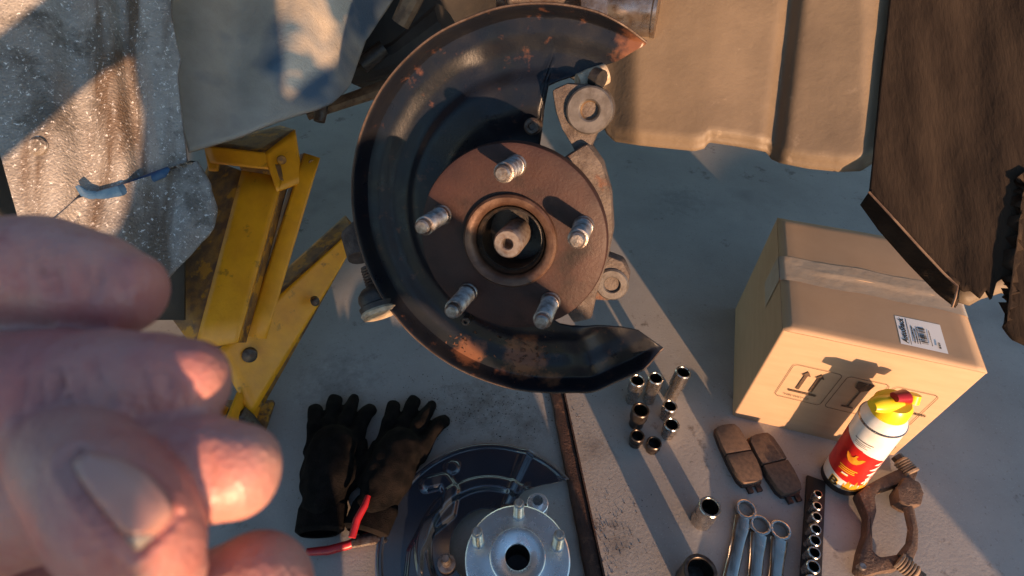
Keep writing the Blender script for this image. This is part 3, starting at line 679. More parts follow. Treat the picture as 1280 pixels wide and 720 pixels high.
def topz(x, y):
    k = 1 if y > BD / 2 else 0; ed = min(1, min(x, BW - x) / .006, y / .006 if k == 0 else (BD - y) / .006)
    return BH - .0025 * (1 - max(0, ed)) ** 2 + .0022 * math.sin(math.pi * x / BW) * (1 - abs(y - BD / 2) / BD * 1.2) + .0008 * nz(Vector((x, y, k)), 14) + (.0006 if k else 0)
rows = []
for i in range(12):
    y = BD / 2 - .026 + .052 * i / 11; rows.append([Vector((x, y + .0012 * math.sin(x * 70), topz(x, y) + .0005 * abs(nz(Vector((x, y * 3, 0)), 60)) + .0002)) for x in [(-.0005) + (BW + .001) * j / 50 for j in range(51)]])
MB().grid(rows).build('packing_tape', 'tape', box, smooth=60)
rows = [[Vector((-.0012 - .0003 * abs(nz(Vector((y, z, 0)), 80)), BD / 2 - .026 + .052 * y / 11, BH - .001 - .06 * z / 10)) for y in range(12)] for z in range(11)]
MB().grid(rows).build('tape_end', 'tape', box, smooth=60)
# label on top (in the box's own frame)
def boxtop(px, py): q = BI @ fl(px, py, BH + .002); return (q.x, q.y)
l0 = [boxtop(1119, 389), boxtop(1172, 402), boxtop(1184, 450), boxtop(1132, 431)]
c_ = (sum(p[0] for p in l0) / 4, sum(p[1] for p in l0) / 4)
LW, LH = .056, .050                                                          # along ex, along ey
lab = MB()
def tz(x, y): return topz(x, y) + .0003
nx = 12
lrows = [[Vector((c_[0] - LW / 2 + LW * j / nx, c_[1] - LH / 2 + LH * i / nx, tz(c_[0] - LW / 2 + LW * j / nx, c_[1] - LH / 2 + LH * i / nx))) for j in range(nx + 1)] for i in range(nx + 1)]
lab = lab.grid(lrows).build('shipping_label', 'paper_white', box, smooth=0)
def text_mesh(name, body, size, material, parent, M, shear=0.0, extrude=.00005, offset=0.0, align='LEFT', sx=1.0):
    cu = bpy.data.curves.new(name, 'FONT'); cu.body = body; cu.size = size; cu.shear = shear; cu.extrude = extrude; cu.offset = offset; cu.align_x = align; cu.resolution_u = 3
    to = bpy.data.objects.new(name, cu); COL.objects.link(to)
    dg = bpy.context.evaluated_depsgraph_get(); me = bpy.data.meshes.new_from_object(to.evaluated_get(dg)); me.name = name
    bpy.data.objects.remove(to); 
    for v in me.vertices: v.co = M @ Vector((v.co.x * sx, v.co.y, v.co.z))
    me.materials.clear(); me.materials.append(MAT[material])
    o = bpy.data.objects.new(name, me); COL.objects.link(o); o.parent = parent; return o
# text runs away from the front edge (along +y of the box), its feet towards the right
zt = max(q_.z for r__ in lrows for q_ in r__) + .0001
def tm(x, y): return Matrix.Translation((x, y, zt)) @ Matrix.Rotation(R(90), 4, 'Z')
text_mesh('label_text', 'AutoShack', .0098, 'ink', lab, tm(c_[0] - LW / 2 + .0095, c_[1] - LH / 2 + .003), .25, offset=.00025)
mb = MB(); z_ = zt
def flatbox(mb, x0, y0, x1, y1, z): mb.box(((x0 + x1) / 2, (y0 + y1) / 2, z), (x1 - x0, y1 - y0, .0001))
X0, Y0 = c_[0] - LW / 2, c_[1] - LH / 2
flatbox(mb, X0 + .0125, Y0 + .002, X0 + .0131, Y0 + .048, z_)
mb.build('label_rule', 'ink', lab, root=box, smooth=0)
mb = MB(); random.seed(3); y = Y0 + .008
while y < Y0 + .036:
    w_ = random.choice((.0005, .0008, .0012)); flatbox(mb, X0 + .026, y, X0 + .034, y + w_, z_); y += w_ + random.choice((.0005, .0008, .0016))
o = mb.build('barcode', 'ink', lab, root=box, smooth=0)
mb = MB(); random.seed(21)                                                   # lines of print too small to read
for x_, y_, l_, h_ in ((.0172, .006, .030, .0014), (.0205, .006, .024, .0012), (.0235, .006, .030, .0012), (.038, .007, .026, .0010), (.046, .005, .010, .0026)):
    yy = Y0 + y_
    while yy < Y0 + y_ + l_:
        w_ = random.uniform(.0008, .0022); flatbox(mb, X0 + x_, yy, X0 + x_ + h_, yy + w_, z_); yy += w_ + random.uniform(.0003, .0009)
mb.build('fine_print', 'ink', lab, root=box, smooth=0)
# printed marks on the sunlit front
FO = A.copy(); FNn = -ey
def fuv(px, py): q = BI @ on_plane(px, py, FO, ey); return (q.x, q.z)
PF = Matrix(((1, 0, 0, 0), (0, 0, -1, -.0016), (0, 1, 0, 0), (0, 0, 0, 1)))     # 2-D (u, v) -> front face of the box
def pmark(name, fn): mb = MB(); fn(mb); return mb.build(name, 'print_brown', box, smooth=0)
pu = [fuv(995, 453), fuv(1049, 468), fuv(1027, 508), fuv(967, 491)]
u0 = (pu[0][0] + pu[3][0]) / 2; u1 = (pu[1][0] + pu[2][0]) / 2; v1 = (pu[0][1] + pu[1][1]) / 2; v0 = (pu[2][1] + pu[3][1]) / 2
def fr(mb, a, b, c2_, d): 
    o_ = rr(a, b, c2_, d, .006); w_ = .0007; i_ = rr(a + w_, b + w_, c2_ - w_, d - w_, .0053); mb.ringprism(o_, i_, 0, .0002, PF)
pmark('printed_frame', lambda mb: fr(mb, u0, v0, u1, v1))
W_ = u1 - u0; H_ = v1 - v0
def arrows(mb):
    for s in (.36, .64):
        cx = u0 + W_ * s; b_ = v0 + H_ * .33; t_ = v0 + H_ * .88; mb.prism([(cx - .0022, b_), (cx + .0022, b_), (cx + .0022, t_ - .010), (cx + .0062, t_ - .010), (cx, t_), (cx - .0062, t_ - .010), (cx - .0022, t_ - .010)], 0, .0002, PF)
    mb.prism([(u0 + W_ * .2, v0 + H_ * .23), (u0 + W_ * .8, v0 + H_ * .23), (u0 + W_ * .8, v0 + H_ * .275), (u0 + W_ * .2, v0 + H_ * .275)], 0, .0002, PF)
pmark('up_arrows', arrows)
text_mesh('printed_text', 'THIS WAY UP', .0058, 'print_brown', box, PF @ Matrix.Translation((u0 + W_ * .16, v0 + H_ * .08, .0001)))
f2 = u1 + .006; W1 = W_; W_ = min(W_, (fuv(1166, 503)[0] - u1 - .012) / 2); print('frames', u0, u1, W1, W_)
pmark('printed_frame', lambda mb: fr(mb, f2, v0, f2 + W_, v1))
def glass(mb):
    cx = f2 + W_ / 2
    mb.prism([(cx - .011, v1 - .007), (cx + .002, v1 - .007), (cx - .001, v1 - .014), (cx + .004, v1 - .013), (cx + .003, v1 - .007), (cx + .011, v1 - .007), (cx + .009, v1 - .021), (cx + .002, v1 - .027), (cx - .002, v1 - .027), (cx - .009, v1 - .021)], 0, .0002, PF)
    mb.prism([(cx - .0013, v1 - .027), (cx + .0013, v1 - .027), (cx + .0013, v0 + .014), (cx - .0013, v0 + .014)], 0, .0002, PF)
    mb.prism([(cx - .008, v0 + .011), (cx + .008, v0 + .011), (cx + .008, v0 + .014), (cx - .008, v0 + .014)], 0, .0002, PF)
pmark('goblet_mark', glass)
f3 = f2 + W_ + .006
pmark('printed_frame', lambda mb: fr(mb, f3, v0, f3 + W_, v1))
tu, tv = fuv(1146, 517)
def dashes(mb):
    x_ = tu - .010
    for w_ in (.003, .0022, .0034, .0026, .003, .002):
        mb.prism([(x_, tv - .002), (x_ + w_, tv - .002), (x_ + w_, tv + .002), (x_, tv + .002)], 0, .0002, PF); x_ += w_ + .0009
pmark('fine_print', dashes)

# ------------------------------------------------------------------ spray can
cb_ = fl(1051, 598); ctop = Vector((-.012, .018, .22)) 
CM = frame(Vector((cb_.x, cb_.y, .0024)), (1, .35, 0), ctop)
can = thing('spray_can', 'white and red spray can with yellow cap standing before the cardboard box', 'can', mat=CM)
CR = .0285; CH = .154
mb = MB(); mb.lathe([(.001, .004), (CR - .006, .004), (CR - .004, 0), (CR - .0008, .0005), (CR, .003), (CR, CH), (CR - .002, CH + .008), (CR - .008, CH + .017), (CR - .014, CH + .022), (.016, CH + .024), (.001, CH + .0245)], 56); mb.build('can_body', 'can_white', can)
mb = MB(); mb.lathe([(CR - .003, .0004), (CR + .0003, .0008), (CR + .0005, .003), (CR + .0003, .012), (CR - .0001, .0125)], 56); mb.build('bottom_band', 'rail_black', can)
# wrap patches on the can: (u = angle, v = height); angle 0 = towards the camera
vd = (CP - cb_); vd = CM.inverted().to_3x3() @ vd; ac = math.atan2(vd.y, vd.x)
def cw(u, v, e): a = ac + u; return Vector(((CR + e) * math.cos(a), (CR + e) * math.sin(a), v))
def wrap(name, top_fn, bot_fn, ua, ub, material, e, n=72, nv=6):
    rows = []
    for j in range(nv + 1):
        rows.append([cw(ua + (ub - ua) * i / n, bot_fn(i / n) + (top_fn(i / n) - bot_fn(i / n)) * j / nv, e) for i in range(n + 1)])
    return MB().grid(rows).build(name, material, can, smooth=60)
def zig(base, amp, f, ph=0): return lambda t: base + amp * (abs(((t * f + ph) % 1) * 2 - 1) - .5) + amp * .4 * math.sin(t * f * 17)
rows = []
for j in range(61):
    v = .034 + .080 * j / 60; e_ = .95 + .16 * (abs(((j * .11) % 1) * 2 - 1) * 2 - 1) + .10 * math.sin(j * .55) + .004 * j
    if j > 50: e_ -= (j - 50) * .11
    rows.append([cw(-1.7 + (e_ + 1.7) * i / 40, v + .004 * math.sin(i * .12), .0003) for i in range(41)])
MB().grid(rows).build('red_label', 'can_red', can, smooth=60)
for v_, u_ in ((.05, 1.3), (.066, 1.36), (.083, 1.3), (.04, 1.42)):
    mb = MB(); mb.add([cw(u_ - .12, v_ - .004, .0003), cw(u_ + .02, v_ - .002, .0003), cw(u_ + .22, v_ + .007, .0003), cw(u_ - .02, v_ + .005, .0003)], [(0, 1, 2, 3)]); mb.build('red_flame', 'can_red', can, smooth=0)
wrap('flame_band', zig(.03, .012, 5.3, .4), lambda t: .0135, .2, 1.9, 'can_orange', .0004)
emblem = [(-.42, .094), (-.30, .0935), (-.16, .089), (-.06, .0905), (.0, .0965), (.09, .0975), (.05, .092), (.14, .089), (.30, .0935), (.42, .094), (.33, .085), (.2, .079), (.06, .077), (-.06, .077), (-.2, .079), (-.33, .085)]
mb = MB(); cen = (0, .084)
mb.add([cw(cen[0], cen[1], .0009)] + [cw(u, v, .0009) for u, v in emblem], [(0, i + 1, (i + 1) % len(emblem) + 1) for i in range(len(emblem))]); mb.build('flame_emblem', 'can_orange', can, smooth=0)
for v_, w_ in ((.062, .42), (.058, .34), (.054, .38), (.046, .16)):
    wrap('print_line', lambda t: v_ + .0016, lambda t: v_, -w_, w_, 'can_yellow', .0007, 24, 1)
for v_, a_, b_ in ((.1265, -.5, .35), (.1225, -.42, .28), (.1195, -.42, .1), (.1165, -.3, .22)):
    wrap('print_line', lambda t: v_ + (.0014 if v_ > .125 else .0007), lambda t: v_, a_, b_, 'dark_steel', .0004, 24, 1)
mb = MB(); mb.lathe([(CR - .0002, CH - .001), (CR + .0006, CH), (CR + .0006, CH + .0022), (CR - .001, CH + .003)], 56); mb.build('seam_rim', 'socket_chrome', can)
def cantext(name, body, size, u, v, material, e, off=0.0):
    o = text_mesh(name, body, size, material, can, Matrix.Identity(4), offset=off)
    for vv in o.data.vertices: x, y, z = vv.co; vv.co = cw(u + x / CR, v + y, e + z)
    return o
wrap('letter_patch', lambda t: .034, lambda t: .0135, -.6, .16, 'can_white', .0005, 14, 2)
cantext('printed_letter', 'B', .023, -.46, .0145, 'can_yellow', .0008, .0012)
cantext('printed_letter', 'B', .023, -.46, .0145, 'ink', .0013, .0002)
wrap('print_line', lambda t: .0505, lambda t: .0478, -.14, .16, 'can_white', .0008, 12, 1)
# cap with trigger
mb = MB(); mb.lathe([(.0185, CH + .018), (.0225, CH + .019), (.0225, CH + .034), (.019, CH + .040), (.001, CH + .041)], 36); cap = mb.build('cap', 'cap_yellow', can)
ndir = CM.inverted().to_3x3() @ Vector((-.97, -.22, 0)); ndir.z = 0; ndir.normalize(); nsd = Vector((-ndir.y, ndir.x, 0))
mb = MB(); c0 = Vector((0, 0, CH + .034)); mb.tube([c0 - ndir * .006, c0 + ndir * .012 + Vector((0, 0, .004)), c0 + ndir * .026 + Vector((0, 0, .008)), c0 + ndir * .034 + Vector((0, 0, .008))], [.012, .0125, .0115, .008], 18, .8); mb.build('nozzle', 'cap_yellow', cap, root=can)
mb = MB(); mb.tube([c0 - ndir * .022 + Vector((0, 0, -.002)), c0 - ndir * .012 + Vector((0, 0, .012)), c0 + ndir * .006 + Vector((0, 0, .016))], [.006, .010, .007], 14, .7); mb.build('trigger', 'cap_red', cap, root=can)
mb = MB(); mb.tube([c0 - ndir * .024 + nsd * .004, c0 - ndir * .027 + Vector((0, 0, .010))], [.008, .007], 12); mb.build('cap_grip', 'cap_yellow', cap, root=can)

# ------------------------------------------------------------------ brake pads
def pad(px, py, rz, label):
    q = fl(px, py, .008); t_ = thing('brake_pad', label, 'brake pad', mat=Matrix.Translation((q.x, q.y, 0)) @ Matrix.Rotation(rz, 4, 'Z'), group='brake pads on the floor')
    PW, PL = .041, .096
    def half(w, l, s, g): return [(-w, s * g), (w, s * g), (w + .0005, s * l * .35), (w - .0015, s * (l - .010)), (w * .72, s * (l - .0015)), (w * .3, s * l), (-w * .3, s * l), (-w * .72, s * (l - .0015)), (-w + .0015, s * (l - .010)), (-w - .0005, s * l * .35)]
    mb = MB(); hb = half(PW / 2 + .001, PL / 2 + .002, -1, 0); ht = half(PW / 2 + .001, PL / 2 + .002, 1, 0)
    mb.prism(hb[2:][::-1] + ht[2:][::1][::1], 0, .006) if False else mb.prism([p for p in hb[2:]] + [p for p in ht[2:]][::-1], 0, .006); pl = mb.build('backing_plate', 'pad_plate', t_, bevel=.001)
    for s in (-1, 1):
        mb = MB(); mb.box((s * .007 + .002, -PL / 2 - .005, .003), (.008, .012, .0056)); mb.build('lug', 'pad_plate', pl, root=t_, bevel=.001)
    for sg in (-1, 1):
        mb = MB(); mb.prism(half(PW / 2, PL / 2, sg, .0009), .0055, .0165); mb.build('friction_block', 'pad_friction', t_, bevel=.0016, warp=.0003, wscale=150)
    return t_
pad(922, 568, R(10), 'worn brown brake pad nearer the bare sockets, left of the pair')
pad(967, 580, R(13), 'worn brown brake pad nearer the spray can, right of the pair')

# ------------------------------------------------------------------ sockets
def socket(px, py, h, r_, label, material='socket_chrome', ztop=True, group='loose sockets on the floor', tilt=None, neck=True):
    q = fl(px, py, h); M_ = Matrix.Translation((q.x, q.y, 0))
    if tilt: M_ = M_ @ Matrix.Rotation(tilt[0], 4, 'X') @ Matrix.Rotation(tilt[1], 4, 'Y')
    t_ = thing('socket', label, 'socket', mat=M_, group=group)
    n = 36; ri = r_ * .74; rb = r_ * (.82 if neck else 1)
    mb = MB(); mb.lathe([(.001, 0.0), (rb - .001, 0), (rb, .001), (rb, h * .42), (r_ - .0006, h * .5), (r_, h * .53), (r_, h - .0015), (r_ - .0012, h), (ri + .0008, h), (ri, h - .0012)], n)
    mb.build('sleeve', material, t_)
    mb = MB()                                                               # six-point drive opening
    hexo = [(ri * .99 * (1 + .06 * math.cos(6 * 2 * math.pi * i / n)) * math.cos(2 * math.pi * i / n), ri * .99 * (1 + .06 * math.cos(6 * 2 * math.pi * i / n)) * math.sin(2 * math.pi * i / n)) for i in range(n)]
    vs = [Vector((*p, h - .001)) for p in hexo] + [Vector((p[0] * .97, p[1] * .97, h * .35)) for p in hexo] + [Vector((0, 0, h * .35))]
    mb.add(vs, [(i, (i + 1) % n, n + (i + 1) % n, n + i) for i in range(n)] + [(n + i, n + (i + 1) % n, 2 * n) for i in range(n)]); mb.build('drive_opening', 'socket_dark', t_)
    return t_
socket(850, 467, .074, .0125, 'tall slim chrome socket standing farthest right in the small cluster', tilt=(R(-3), R(5)))
socket(820, 472, .068, .0122, 'tall chrome socket in the middle of the back row of the cluster')
socket(797, 475, .062, .0122, 'chrome socket at the left of the back row, nearest the rusty shield')
socket(801, 512, .046, .0140, 'wide dark chrome socket in front of the left back one', 'socket_dark')
socket(838, 507, .036, .0116, 'short socket with a bright rim just before the tall slim one')
socket(840, 530, .036, .0122, 'short socket with a bright rim, second in front of the tall slim one')
socket(797, 544, .028, .0112, 'small dark socket at the front left of the cluster', 'socket_dark')
socket(818, 553, .024, .0116, 'low black socket at the front of the cluster', 'socket_dark')
socket(888, 633, .052, .0150, 'single chrome socket standing left of the three wrenches', neck=False)
socket(876, 714, .050, .0215, 'big dark socket cut by the bottom edge of the picture', 'socket_dark', neck=False)

# ------------------------------------------------------------------ wrenches
def wrench(px, py, ex_, ey_, r_, label):
    q = fl(px, py, .008); e = fl(ex_, ey_, .006); d = (e - q); d.z = 0
    M_ = frame(Vector((q.x, q.y, 0)), d, (0, 0, 1)); t_ = thing('wrench', label, 'wrench', mat=M_, group='combination wrenches side by side')
    n = 48
    o_ = circ(n, r_); i_ = [(r_ * .72 * (1 + .04 * math.cos(12 * 2 * math.pi * i / n)) * math.cos(2 * math.pi * i / n), r_ * .72 * (1 + .04 * math.cos(12 * 2 * math.pi * i / n)) * math.sin(2 * math.pi * i / n)) for i in range(n)]
    mb = MB(); mb.ringprism(o_, i_, .002, .011); mb.build('ring_end', 'wrench_chrome', t_, bevel=.0009)
    Lw = .19 + r_; rows = []
    for k in range(24):
        u = k / 23; x = r_ * .9 + (Lw - r_) * u; hw = .0095 + .002 * (1 - ss(0, .2, u)) + .0035 * ss(.85, 1, u); z = .007 - .002 * ss(0, .2, u)
        rows.append([Vector((x, hw * math.cos(a), z + .0034 * math.sin(a) * (1 if abs(math.sin(a)) < .9 else .8))) for a in [2 * math.pi * j / 16 for j in range(17)]])
    mb = MB(); mb.grid(rows); mb.build('shank', 'wrench_chrome', t_, smooth=60)
    j = []
    for a in range(55, 306, 10): j.append((Lw + r_ * .9 + r_ * 1.15 * math.cos(R(a)), r_ * 1.15 * math.sin(R(a))))
    jin = [(Lw + r_ * .9 + r_ * 1.4, -r_ * .62), (Lw + r_ * .55, -r_ * .62), (Lw + r_ * .4, 0), (Lw + r_ * .55, r_ * .62), (Lw + r_ * .9 + r_ * 1.4, r_ * .62)]
    mb = MB(); mb.prism(j + jin, .001, .009); mb.build('open_jaw', 'wrench_chrome', t_, bevel=.0008)
    return t_
wrench(932, 637, 910, 735, .0142, 'chrome combination wrench nearest the single socket, left of three')
wrench(950, 657, 941, 750, .0144, 'middle one of the three chrome combination wrenches')
wrench(975, 663, 967, 755, .0142, 'chrome combination wrench nearest the socket rail, right of three')

# ------------------------------------------------------------------ socket rail with its sockets
ra, rb = fl(1023, 606, .014), fl(1013, 800, .014); d = (rb - ra); d.z = 0
RM = frame(Vector((ra.x, ra.y, 0)), d, (0, 0, 1))
rail = thing('socket_rail', 'black rail lying on the floor under a row of small sockets', 'socket rail', mat=RM)
mb = MB(); mb.box((d.length / 2, 0, .003), (d.length + .03, .026, .006)); rl = mb.build('rail_strip', 'rail_black', rail, bevel=.001)
ys = [617, 632, 645.5, 661, 675, 690.5, 708, 727, 747]
for i, py in enumerate(ys):
    px = 1023.5 - (py - 612) * .065; h = .030; q = fl(px, py, h)
    rr_ = .0058 + .0005 * i
    t_ = thing('rail_socket', ['smallest chrome socket at the far end of the black rail', 'second chrome socket from the far end of the rail', 'third chrome socket from the far end of the rail', 'fourth chrome socket from the far end of the rail', 'fifth chrome socket from the far end of the rail', 'sixth chrome socket from the far end of the rail', 'seventh chrome socket from the far end of the rail', 'eighth chrome socket on the rail, at the bottom edge', 'ninth chrome socket on the rail, below the picture edge'][i], 'socket', loc=(q.x, q.y, .006), group='sockets on the rail')
    mb = MB(); hh = h - .006; mb.lathe([(.001, .0002), (rr_ * .9, .0002), (rr_ * .9, hh * .4), (rr_, hh * .5), (rr_, hh - .001), (rr_ - .0008, hh), (rr_ * .76, hh), (rr_ * .72, hh - .001)], 28); mb.build('sleeve', 'socket_chrome', t_)
    mb = MB(); mb.lathe([(rr_ * .74, hh - .0006), (rr_ * .7, hh * .3), (.0001, hh * .3)], 12); mb.build('drive_opening', 'socket_dark', t_)

# ------------------------------------------------------------------ caliper bracket
def fp(px, py, z=.02): q = fl(px, py, z); return (q.x, q.y)
kc = fp(1105, 645); kb = thing('caliper_bracket', 'rusty brake caliper bracket lying on the floor right of the spray can', 'brake bracket', loc=(kc[0], kc[1], 0))
def kpoly(pts, z=.02): return [(x - kc[0], y - kc[1]) for x, y in (fp(px, py, z) for px, py in pts)]
mb = MB(); mb.prism(kpoly([(1071, 618), (1078, 609), (1100, 598), (1118, 589), (1135, 582), (1146, 590), (1142, 604), (1120, 607), (1098, 614), (1092, 622), (1094, 640), (1089, 660), (1090, 690), (1098, 697), (1120, 694), (1128, 700), (1124, 712), (1100, 716), (1080, 722), (1070, 712), (1074, 690), (1081, 668), (1082, 645), (1076, 630)]), .004, .026); mb.build('bracket_frame', 'bracket_rust', kb, bevel=.004, warp=.002, wscale=60)
mb = MB(); mb.tube([Vector((*p, .026)) for p in kpoly([(1122, 612), (1133, 640), (1138, 665), (1136, 685), (1126, 702)])], [.007, .007, .0065, .007, .009], 10); mb.build('cross_bridge', 'bracket_rust', kb, warp=.001, wscale=80)
mb = MB(); mb.prism(kpoly([(1118, 612), (1128, 600), (1146, 602), (1153, 618), (1148, 632), (1134, 636), (1122, 628)], .028), .008, .036); mb.build('pin_boss', 'bracket_rust', kb, bevel=.005, warp=.003, wscale=70)
for (p0, p1) in (((1140, 592), (1122, 572)), ((1122, 700), (1150, 722))):
    a = Vector((*kpoly([p0], .026)[0], .026)); b_ = Vector((*kpoly([p1], .026)[0], .026)); d = b_ - a
    Mx = frame(a, (0, 0, 1), d); ll = d.length; prof = []
    for i in range(5): prof += [(.0095, ll * (.15 + i * .13)), (.0115, ll * (.19 + i * .13)), (.0115, ll * (.23 + i * .13))]
    mb = MB(); mb.lathe([(.001, 0), (.012, 0), (.0125, ll * .1)] + prof + [(.008, ll * .86), (.001, ll * .87)], 22, Mx); mb.build('pin_boot', 'boot_tan', kb)
    mb = MB(); mb.lathe([(.0075, ll * .8), (.0085, ll * .9), (.0085, ll * 1.1), (.001, ll * 1.12)], 6, Mx); mb.build('slide_pin', 'dark_steel', kb)
mb = MB(); mb.lathe([(.0001, .004), (.004, .004), (.0048, .002), (.0048, -.006)], 14, Matrix.Translation((*kpoly([(1078, 708)], .028)[0], .026))); mb.build('bracket_bolt', 'stud_steel', kb)

# ------------------------------------------------------------------ continuous bodies: remesh helper
def fuse(name, mb, material, parent, voxel, smooth_it, world=True):
    o = mb.build(name, material, parent, world=world, smooth=0)
    md = o.modifiers.new('remesh', 'REMESH'); md.mode = 'VOXEL'; md.voxel_size = voxel
    md2 = o.modifiers.new('smooth', 'SMOOTH'); md2.factor = .5; md2.iterations = smooth_it
    bpy.context.view_layer.update(); dg = bpy.context.evaluated_depsgraph_get(); me = bpy.data.meshes.new_from_object(o.evaluated_get(dg))
    o.modifiers.clear(); o.data = me; me.shade_smooth(); me.name = name
    return o
def blob_chain(mb, pts, seg=24, cap=1.0):
    # capsule-ended tube from (point, radius)
    P = [Vector(p) for p, r_ in pts]; Rr = [r_ for p, r_ in pts]
    # smooth subdivision
    PP = []; RR = []
    n = len(P)
    for i in range(n - 1):
        p0, p1, p2, p3 = P[max(i - 1, 0)], P[i], P[i + 1], P[min(i + 2, n - 1)]
        for k in range(6):
            t = k / 6; PP.append(.5 * ((2 * p1) + (p2 - p0) * t + (2 * p0 - 5 * p1 + 4 * p2 - p3) * t * t + (3 * p1 - p0 - 3 * p2 + p3) * t ** 3)); s = t * t * (3 - 2 * t); RR.append(Rr[i] + (Rr[i + 1] - Rr[i]) * s)
    PP.append(P[-1]); RR.append(Rr[-1])
    d0 = (PP[0] - PP[1]).normalized(); d1 = (PP[-1] - PP[-2]).normalized(); r0 = RR[0]; r1 = RR[-1]
    pre = [(PP[0] + d0 * r0 * math.sin(a), r0 * math.cos(a)) for a in (1.5, 1.25, .95, .6, .3)]; post = [(PP[-1] + d1 * r1 * cap * math.sin(a), r1 * math.cos(a) ** (1.0 if cap == 1.0 else .8)) for a in (.3, .6, .95, 1.25, 1.5)]
    allp = pre + list(zip(PP, RR)) + post
    mb.tube([p for p, _ in allp], [r_ for _, r_ in allp], seg)
    return mb

# black work gloves, dropped behind the new hub
def glove(name, px, py, rz, label, s=1.0, flip=1):
    c_ = fl(px, py); t_ = thing(name, label, 'glove', mat=Matrix.Translation(c_) @ Matrix.Rotation(rz, 4, 'Z'), group='black work gloves')
    mb = MB()
    blob_chain(mb, [((0, -.05, .016), .03 * s), ((0, -.01, .018), .038 * s), ((0, .03, .018), .036 * s)])
    for i, (x, l, bnd) in enumerate(((-.033, .055, -.004), (-.011, .072, 0), (.012, .068, .003), (.034, .05, .007))):
        blob_chain(mb, [((x * .9, .03, .016), .013 * s), ((x, .055, .019), .0125 * s), ((x + bnd, .055 + l * .6, .016), .0118 * s), ((x + bnd * 2, .05 + l, .012), .0108 * s)])
    blob_chain(mb, [((flip * .03, -.02, .016), .016 * s), ((flip * .055, .005, .016), .0135 * s), ((flip * .066, .03, .013), .012 * s)])
    o = fuse('glove_shell', mb, 'glove_black', t_, .0028, 3, world=False)
    for v in o.data.vertices: v.co += Vector((nz(v.co, 50, 1), nz(v.co, 50, 4), nz(v.co, 50, 8))) * .0035; v.co.z = max(v.co.z, .0004)
    mb = MB(); mb.lathe([(.026, -.095), (.033, -.09), (.034, -.06), (.031, -.05)], 28, Matrix.Translation((0, 0, .018)) @ Matrix.Rotation(R(90), 4, 'X') @ Matrix.Scale(-1, 4, (0, 0, 1)) @ Matrix.Scale(.55, 4, (0, 1, 0))); mb.build('cuff', 'glove_black', t_, solid=.002, soff=0)
    return t_
glove('glove', 416, 592, R(4), 'black work glove lying nearer the yellow jack', 1.05)
glove('glove', 492, 594, R(-14), 'black work glove half under the new hub shield', 1.0, -1)

# red-handled pliers beside the gloves
pq = fl(430, 680); pl = thing('pliers', 'red-handled pliers lying among the black gloves', 'pliers', loc=pq)
mb = MB(); mb.tube([fl(384, 690, .012), fl(410, 688, .016), fl(436, 681, .018), fl(462, 668, .016)], [.005, .006, .006, .0045], 12); mb.build('handle', 'red_grip', pl, world=True)
mb = MB(); mb.tube([fl(440, 672, .045), fl(446, 650, .048), fl(456, 632, .05), fl(460, 620, .05)], [.005, .0055, .005, .004], 12); mb.build('handle', 'red_grip', pl, world=True)
mb = MB(); mb.tube([fl(440, 678, .02), fl(470, 672, .02), fl(486, 678, .018)], [.008, .009, .004], 10, .6); mb.build('jaws', 'dark_steel', pl, world=True)

# ------------------------------------------------------------------ the hand
person = thing('person', 'bare hand of the mechanic with curled fingers, close to the viewer at left', 'hand', loc=at(-300, 640, .16))
def hp(px, py, d, rpx): return (at(px, py, d), rpx / FPX * d)
mb = MB()
blob_chain(mb, [hp(-330, 330, .125, 84), hp(-120, 338, .115, 80), hp(0, 345, .108, 74), hp(50, 341, .106, 73), hp(110, 352, .105, 65), hp(160, 366, .105, 53)], cap=.75)      # first finger
blob_chain(mb, [hp(-330, 530, .120, 104), hp(-130, 530, .105, 108), hp(0, 512, .097, 97), hp(60, 500, .0945, 90), hp(130, 487, .0945, 77), hp(190, 481, .095, 67), hp(238, 479, .096, 56)], cap=.8)   # second finger
blob_chain(mb, [hp(-60, 650, .104, 90), hp(80, 612, .096, 82), hp(180, 590, .091, 73), hp(250, 587, .0905, 68), hp(297, 589, .091, 59)], cap=.85)      # third finger
blob_chain(mb, [hp(60, 535, .094, 52), hp(106, 588, .081, 72), hp(148, 640, .0765, 82), hp(176, 684, .077, 76), hp(194, 714, .079, 60)])               # thumb tip, nail to the viewer
blob_chain(mb, [hp(120, 870, .112, 84), hp(240, 790, .100, 80), hp(322, 738, .097, 72)], cap=.85)                                              # fourth finger
blob_chain(mb, [hp(-480, 560, .150, 170), hp(-260, 560, .140, 165), hp(-90, 690, .130, 140), hp(20, 800, .122, 130)])                             # palm
blob_chain(mb, [(Vector((-.247, .07, .66)), .034), (Vector((-.33, -.015, .612)), .034), (Vector((-.39, -.08, .58)), .038)])     # wrist and forearm
blob_chain(mb, [hp(-60, 900, .118, 120), hp(60, 900, .112, 100), hp(130, 860, .110, 84)])
hand = fuse('hand', mb, 'skin', person, .0009, 3)
